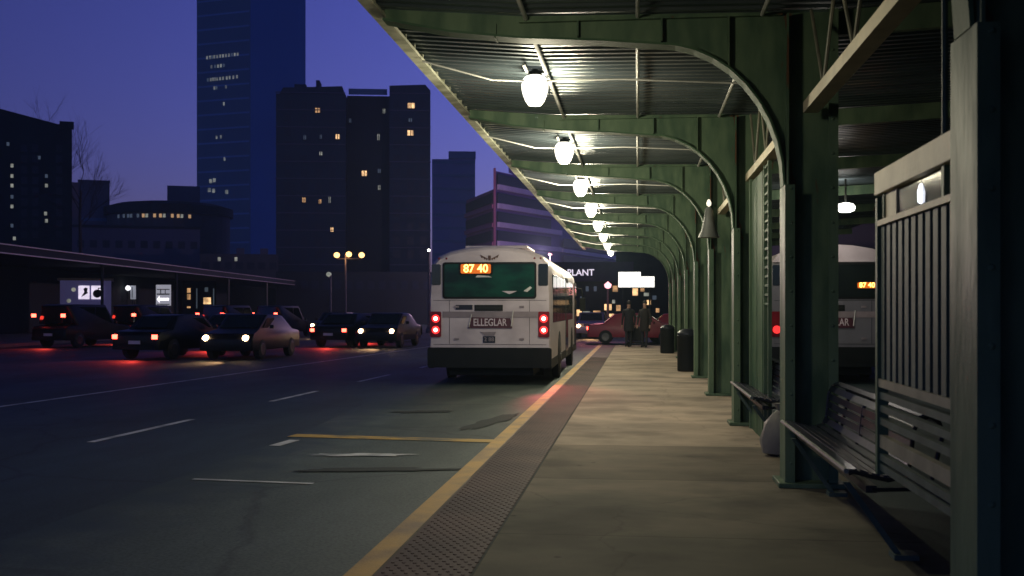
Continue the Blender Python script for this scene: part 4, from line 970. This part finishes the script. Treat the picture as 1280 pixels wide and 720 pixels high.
# kiosk with lit posters
Y = 68.0
kk, w, W, Hh, a = bx('kiosk', M['violet'], 75, 139, 351, Y, 2.4, 'violet lit kiosk with two white posters and curved black shapes')
B('roof', M['roof_edge'], -.15, W+.15, -.2, 2.5, Hh, Hh+.14, kk)
for (p0, p1) in ((98, 112), (114, 129)):
    x0, z1 = local(p0, 357, Y, a); x1, z0 = local(p1, 374, Y, a)
    f = B('poster', M['white_sign'], x0, x1, -.08, .0, z0, z1, kk)
    if p0 == 98: MB().prism([(x0+.15, z0+.12), (x0+.5, z0+.35), (x0+.55, z1-.15), (x0+.3, z1-.2), (x0+.35, z0+.45)], -.10, -.082, 'y').build('mark', M['ink'], f)
    else: MB().lathe([(.26, -.10), (.26, -.083)], ((x0+x1)/2, 0, (z0+z1)/2-.08), 18, 'y').build('mark', M['ink'], f)
    text('poster_mark', '2' if p0 == 98 else '5', .5, M['ink'], f, ((x0+x1)/2+.12, -.103, (z0+z1)/2+.1), ext=.003)
x, z = local(92, 362, Y, a); MB().lathe([(.12, -.12), (.13, -.03)], (x, 0, z), 12, 'y').build('small_light', M['pale_win'], kk)
x, z = local(86, 376, Y, a); MB().lathe([(.12, -.12), (.13, -.03)], (x, 0, z), 12, 'y').build('small_light', M['pale_win'], kk)
x, z = local(125, 386, Y, a); B('counter', M['black_bldg'], .3, W-.2, -.4, -.01, .9, 1.35, kk)

def post_sign(px0, px1, py0, py1, Y, m_, label, lines=(), arrow=False):
    p0 = at(px0, py0, Y); p1 = at(px1, py1, Y); W = p1.x-p0.x; s = thing('street_sign', label, 'sign', (p0.x, Y, 0), 0)
    pn = B('panel', m_, 0, W, 0, .12, p1.z, p0.z, s)
    for x in (.12, W-.12): MB().tube([(x, .18, .1), (x, .18, p0.z-.05)], .05, 6).build('post', M['lamp_metal'], s)
    Hh = p0.z-p1.z
    for (u0, u1, v0, v1) in lines: B('line', M['ink'], W*u0, W*u1, -.014, -.002, p1.z+Hh*v0, p1.z+Hh*v1, pn)
    if arrow: MB().prism([(W*.06, p1.z+Hh*.3), (W*.25, p1.z+Hh*.48), (W*.25, p1.z+Hh*.37), (W*.9, p1.z+Hh*.37), (W*.9, p1.z+Hh*.24), (W*.25, p1.z+Hh*.24), (W*.25, p1.z+Hh*.13)], -.012, -.002, 'y').build('arrow', M['white_arrow'], pn)
    return s
M['white_arrow'] = emit('bright_arrow', (1, .95, 1), 1.5)
post_sign(195, 213, 356, 382, 88, emit('dim_sign', (.75, .75, .9), .35), 'white street sign with a left arrow under lines of text', ((.05, .95, .52, .58), (.05, .95, .76, .80), (.3, .36, .58, .76), (.62, .67, .58, .76), (.05, .95, .04, .08)), True)
post_sign(362, 389, 369, 385, 135, M['white_sign'], 'white lettered sign left of the blue light', ((.24, .27, 0, 1), (.32, .95, .66, .74), (.32, .95, .40, .46), (.32, .95, .14, .20)))
post_sign(400, 410, 367, 375, 120, M['blue_light'], 'small glowing blue sign left of the tall lamp post', ((.3, .36, 0, 1),))
post_sign(163, 169, 357, 374, 84, emit('dim_column_sign', (.7, .75, .9), .25), 'narrow pale column sign with a round lamp between kiosk and arrow sign', ((.3, .45, .1, .9),))
q = at(160, 360, 83.7); o = MB().lathe([(0, -.22), (.16, -.14), (.2, 0), (.14, .15), (0, .2)], n=14).build('round_lamp', emit('round_lamp_glow', (.95, .95, 1), 1.6), smooth=True); o.location = q; tag(o, 'round white lamp left of the narrow column sign', 'lamp')
st = MB().tube([(q.x, q.y, .1), (q.x, q.y, q.z-.2)], .04, 6).build('stem', M['lamp_metal'])
st.parent = o; st.matrix_parent_inverse = Matrix.Translation(-Vector(q))
for px, py, m_, w_, h_, Y in ((236, 363, 'warm_win', .6, .8, 96), (236, 371, 'warm_win', .6, .9, 96), (259, 376, 'warm_bright', 1.0, .9, 100)):
    pass
ck, w, W, Hh, a = bx('cafe_front', M['black_bldg'], 228, 270, 352, 98, 2.5, 'small dark cafe front with amber lit windows')
for px, py, m_, w_, h_ in ((236, 363, 'warm_win', .3, .4), (236, 371, 'warm_win', .3, .5), (259, 376, 'warm_bright', .65, .6), (258, 362, 'dim_win', .3, .4), (236, 384, 'warm_win', .3, .15), (267, 373, 'dim_win', .1, 1.8), (246, 373, 'dim_win', .1, 1.8)):
    x, z = local(px, py, 98, a); win(ck, M[m_], x, z, w_, h_)

# ------------------------------------------------------------------ street lamps
def street_lamp(px, base_py, globes, label, gr='street lamps along the far pavement', r=.25, power=40):
    b = gnd(px, base_py); s = thing('street_lamp', label, 'street lamp', (b.x, b.y, 0), 0, gr)
    zt = max(at(px, gy, b.y).z for _, gy, _ in globes)
    MB().tube([(0, 0, .0), (0, 0, .5), (0, 0, zt)], [.14, .09, .06], 10).build('pole', M['post'], s); MB().lathe([(.22, 0), (.2, .25), (.12, .4)], n=12).build('base', M['post'], s)
    for gx, gy, m_ in globes:
        p_ = at(gx, gy, b.y); x = p_.x-b.x; z = p_.z
        if abs(x) > .1: MB().tube([(0, 0, z-.3), (x, 0, z-.3), (x, 0, z-.15)], .03, 6).build('arm', M['post'], s)
        MB().lathe([(0, -r*.9), (r*.75, -r*.6), (r, 0), (r*.8, r*.6), (0, r)], (x, 0, z), 14).build('globe', m_, s, smooth=True)
    if power:
        ld = bpy.data.lights.new('street_light', 'POINT'); ld.energy = power; ld.color = (1, .5, .2); ld.shadow_soft_size = .3
        lo = bpy.data.objects.new('street_light', ld); COL.objects.link(lo); lo.parent = s; lo.location = (0, -.6, zt-.5)
    return s
M['post'] = mat('lamp_post_metal', (.16, .14, .14), (.12, .1, .1), rough=.5, metal=.3)
street_lamp(432, 410, [(421, 319, M['amber']), (436, 318, M['amber']), (452, 319, M['amber'])], 'tall lamp post with three amber globes before the dark block', r=.27, power=50)
street_lamp(62, 409, [(62, 339, M['amber'])], 'slim lamp post with one amber globe left of the kiosk', r=.2, power=30)
street_lamp(277, 402, [(277, 345, M['pale_win']), (277, 356, M['amber']), (277, 364, M['amber'])], 'slim lamp post with stacked amber lights right of the cafe front', r=.15, power=15)
street_lamp(536, 416, [(536, 313, M['pale_bright'] if 'pale_bright' in M else M['globe_far'])], 'thin lamp post with one small white lamp behind the white bus', r=.1, power=0)
street_lamp(413, 414, [(411, 343, M['pale_win'])], 'low lamp post with a small pale lamp left of the three globes', r=.2, power=0)
# small ground-level lights on the far kerb
for i, (px, py, m_) in enumerate(((16, 409, 'pale_win'), (38, 410, 'pale_win'), (140, 410, 'pale_win'), (396, 406, 'warm_bright'), (404, 405, 'pale_win'), (470, 407, 'warm_bright'), (436, 428, 'warm_win'))):
    b = gnd(px, py+4)
    o = thing('bollard_light', '%s low bollard light on the far kerb, counted from the left' % ['first', 'second', 'third', 'fourth', 'fifth', 'sixth', 'seventh'][i], 'bollard light', (b.x, b.y, .0), 0, 'low bollard lights on the far kerb')
    MB().lathe([(.09, 0), (.08, .28)], n=10).build('stem', M['lamp_metal'], o); MB().lathe([(.10, .28), (.11, .36), (.05, .44)], n=10).build('lamp_head', M[m_], o)

rt = thing('long_depot_building', 'long dark building across the lane on the right side', 'building', (11.5, 0, 0))
B('wall', M['black_bldg'], 0, 10, -30, 130, 0, 12, rt)
for i in range(30): B('window', M['window_dark'], -.04, .02, 8+i*4, 9.6+i*4, 1.2, 2.6, rt)
for (y_, z_, m_) in ((31, 2.0, 'warm_win'), (38, 2.3, 'warm_bright'), (27.2, 2.7, 'warm_bright'), (27.8, 2.65, 'warm_win'), (24.5, 1.3, 'pale_win'), (46, 2.0, 'warm_win'), (21.5, 2.75, 'warm_bright')):
    B('lit_window', M[m_], -.06, .02, y_, y_+.35, z_, z_+.16, rt)
# lights beyond the platform: red and warm glow sources are the cars' own lamps
for c_, e in ((cr, 1), (cs, 1)):
    pass
# street lamp lighting the crossing
q = gnd(760, 424)
s = thing('street_lamp', 'short lamp post with a pink globe at the crossing beyond the platform', 'street lamp', (q.x, 60.5, 0))
MB().tube([(0, 0, 0), (0, 0, 2.9)], [.09, .05], 8).build('pole', M['post'], s); MB().lathe([(0, 2.7), (.16, 2.8), (.2, 2.95), (0, 3.12)], n=12).build('globe', M['pink'], s, smooth=True)
ld = bpy.data.lights.new('street_light', 'POINT'); ld.energy = 200; ld.color = (1, .3, .35); ld.shadow_soft_size = .3
lo = bpy.data.objects.new('street_light', ld); COL.objects.link(lo); lo.parent = s; lo.location = (-.5, -5.0, 2.6)

q = at(688, 318, 112)
s = thing('street_lamp', 'tall thin pole with an added lamp before the banded office building, above the bus roof', 'street lamp', (q.x, 112, 0))
MB().tube([(0, 0, 0), (0, 0, q.z)], [.10, .06], 8).build('pole', M['post'], s); MB().lathe([(0, -.12), (.16, -.08), (.2, .0), (.1, .1)], (0, 0, q.z), 12).build('globe', M['pink'], s, smooth=True)
ld = bpy.data.lights.new('street_light', 'POINT'); ld.energy = 5500; ld.color = (1, .62, .85); ld.shadow_soft_size = .3  # pink light added on this pole to brighten the banded building
lo = bpy.data.objects.new('street_light', ld); COL.objects.link(lo); lo.parent = s; lo.location = (-1.0, 0, q.z+.2)
# ------------------------------------------------------------------ bare tree
def tree(px, py_top, Y, label, seed=2, W=6):
    b = at(px, 387, Y); s = thing('bare_tree', label, 'tree', (b.x, Y, 0)); H = at(px, py_top, Y).z
    rd = random.Random(seed); tr = MB(); br = MB()
    tr.tube([(0, 0, 0), (.1, 0, H*.3), (0, 0, H*.55), (.1, 0, H*.7)], [.28, .2, .15, .1], 8)
    def grow(p_, d, L_, r_, lv):
        e = p_+d*L_; mid = (p_+e)/2+Vector((rd.uniform(-.06, .06), rd.uniform(-.06, .06), 0))*L_
        br.tube([p_, mid, e], [r_, r_*.8, r_*.6], 5, False)
        if lv:
            for _ in range(3):
                nd = (d+Vector((rd.uniform(-.6, .6), rd.uniform(-.6, .6), rd.uniform(-.1, .5)))).normalized()
                grow(mid if rd.random() < .35 else e, nd, L_*rd.uniform(.6, .85), r_*.6, lv-1)
    for k_ in range(7):
        a_ = k_*2*math.pi/7; z = H*(.5+.03*k_)
        grow(Vector((0, 0, z)), Vector((math.cos(a_)*.8, math.sin(a_)*.8, .9)).normalized(), H*.14, .05, 4)
    tr.build('trunk', M['bark'], s, smooth=True); br.build('crown', M['bark'], s)
tree(100, 165, 110, 'bare tree with thin twigs rising right of the black block', 5)
tree(44, 128, 135, 'bare tree whose top twigs show above the black block roof', 8)

# ------------------------------------------------------------------ evening haze
hz = MB().box(-330, 160, -60, 520, -1.0, 150)
me = bpy.data.meshes.new('haze'); me.from_pydata(hz.v, [], hz.f); hm = bpy.data.materials.new('evening_haze'); hm.use_nodes = True
hm.node_tree.nodes.remove(hm.node_tree.nodes['Principled BSDF']); pv = hm.node_tree.nodes.new('ShaderNodeVolumePrincipled')
pv.inputs['Color'].default_value = (.6, .85, 1, 1); pv.inputs['Density'].default_value = .0007; pv.inputs['Anisotropy'].default_value = .2
hm.node_tree.links.new(pv.outputs[0], hm.node_tree.nodes['Material Output'].inputs['Volume']); me.materials.append(hm)
ho = bpy.data.objects.new('haze', me); COL.objects.link(ho); ho['kind'] = 'stuff'; ho['label'] = 'thin blue evening haze over the whole street'
# ------------------------------------------------------------------ sky and sun
wd = bpy.data.worlds.new('World'); sc.world = wd; wd.use_nodes = True
nt = wd.node_tree; bg = nt.nodes['Background']; sk = nt.nodes.new('ShaderNodeTexSky'); sk.sky_type = 'NISHITA'; sk.sun_disc = False
sk.sun_elevation = R(5.0); sk.sun_rotation = R(-150); sk.altitude = 0; sk.dust_density = 1.0
mu = nt.nodes.new('ShaderNodeMix'); mu.data_type = 'RGBA'; mu.blend_type = 'MULTIPLY'; mu.inputs[0].default_value = 1
nt.links.new(sk.outputs[0], mu.inputs[6]); mu.inputs[7].default_value = (.74, .63, 2.7, 1)
tcw = nt.nodes.new('ShaderNodeTexCoord'); sxw = nt.nodes.new('ShaderNodeSeparateXYZ'); nt.links.new(tcw.outputs['Generated'], sxw.inputs[0])
rw = nt.nodes.new('ShaderNodeValToRGB'); rw.color_ramp.elements[0].position = .30; rw.color_ramp.elements[0].color = (1, 1, 1, 1)
rw.color_ramp.elements[1].position = .62; rw.color_ramp.elements[1].color = (.06, .20, .17, 1); nt.links.new(sxw.outputs['Z'], rw.inputs[0])
mw = nt.nodes.new('ShaderNodeMix'); mw.data_type = 'RGBA'; mw.blend_type = 'MULTIPLY'; mw.inputs[0].default_value = 1
nt.links.new(mu.outputs[2], mw.inputs[6]); nt.links.new(rw.outputs[0], mw.inputs[7])
ry = nt.nodes.new('ShaderNodeValToRGB'); ry.color_ramp.elements[0].position = 0; ry.color_ramp.elements[0].color = (.20, .50, .68, 1)
ry.color_ramp.elements[1].position = 1; ry.color_ramp.elements[1].color = (1, 1, 1, 1)
mry = nt.nodes.new('ShaderNodeMapRange'); mry.inputs['From Min'].default_value = .1; mry.inputs['From Max'].default_value = .78; nt.links.new(sxw.outputs['Y'], mry.inputs[0]); nt.links.new(mry.outputs[0], ry.inputs[0])
mw2 = nt.nodes.new('ShaderNodeMix'); mw2.data_type = 'RGBA'; mw2.blend_type = 'MULTIPLY'; mw2.inputs[0].default_value = 1
nt.links.new(mw.outputs[2], mw2.inputs[6]); nt.links.new(ry.outputs[0], mw2.inputs[7])
mx_ = nt.nodes.new('ShaderNodeMapRange'); mx_.inputs['From Min'].default_value = -.55; mx_.inputs['From Max'].default_value = -.05; mx_.inputs['To Min'].default_value = .72; mx_.inputs['To Max'].default_value = 1.28; nt.links.new(sxw.outputs['X'], mx_.inputs[0])
mw3 = nt.nodes.new('ShaderNodeMix'); mw3.data_type = 'RGBA'; mw3.blend_type = 'MULTIPLY'; mw3.inputs[0].default_value = 1
nt.links.new(mw2.outputs[2], mw3.inputs[6]); nt.links.new(mx_.outputs[0], mw3.inputs[7])
nt.links.new(mw3.outputs[2], bg.inputs[0]); bg.inputs[1].default_value = .062
sl = bpy.data.lights.new('sun', 'SUN'); sl.energy = .012; sl.angle = R(8); sl.color = (1, .9, .85)
so = bpy.data.objects.new('sun', sl); COL.objects.link(so); so.rotation_euler = (R(88), 0, R(-62))

# ------------------------------------------------------------------ render settings
sc.render.engine = 'CYCLES'; cy = sc.cycles
cy.use_denoising = True; cy.denoiser = 'OPENIMAGEDENOISE'; cy.volume_bounces = 0; cy.max_bounces = 6; cy.diffuse_bounces = 3; cy.glossy_bounces = 3
cy.sample_clamp_indirect = 4; cy.caustics_reflective = False; cy.caustics_refractive = False; cy.use_light_tree = True
sc.view_settings.view_transform = 'Standard'; sc.view_settings.look = 'None'; sc.view_settings.exposure = .12; sc.view_settings.gamma = 1
sc.view_settings.use_curve_mapping = False
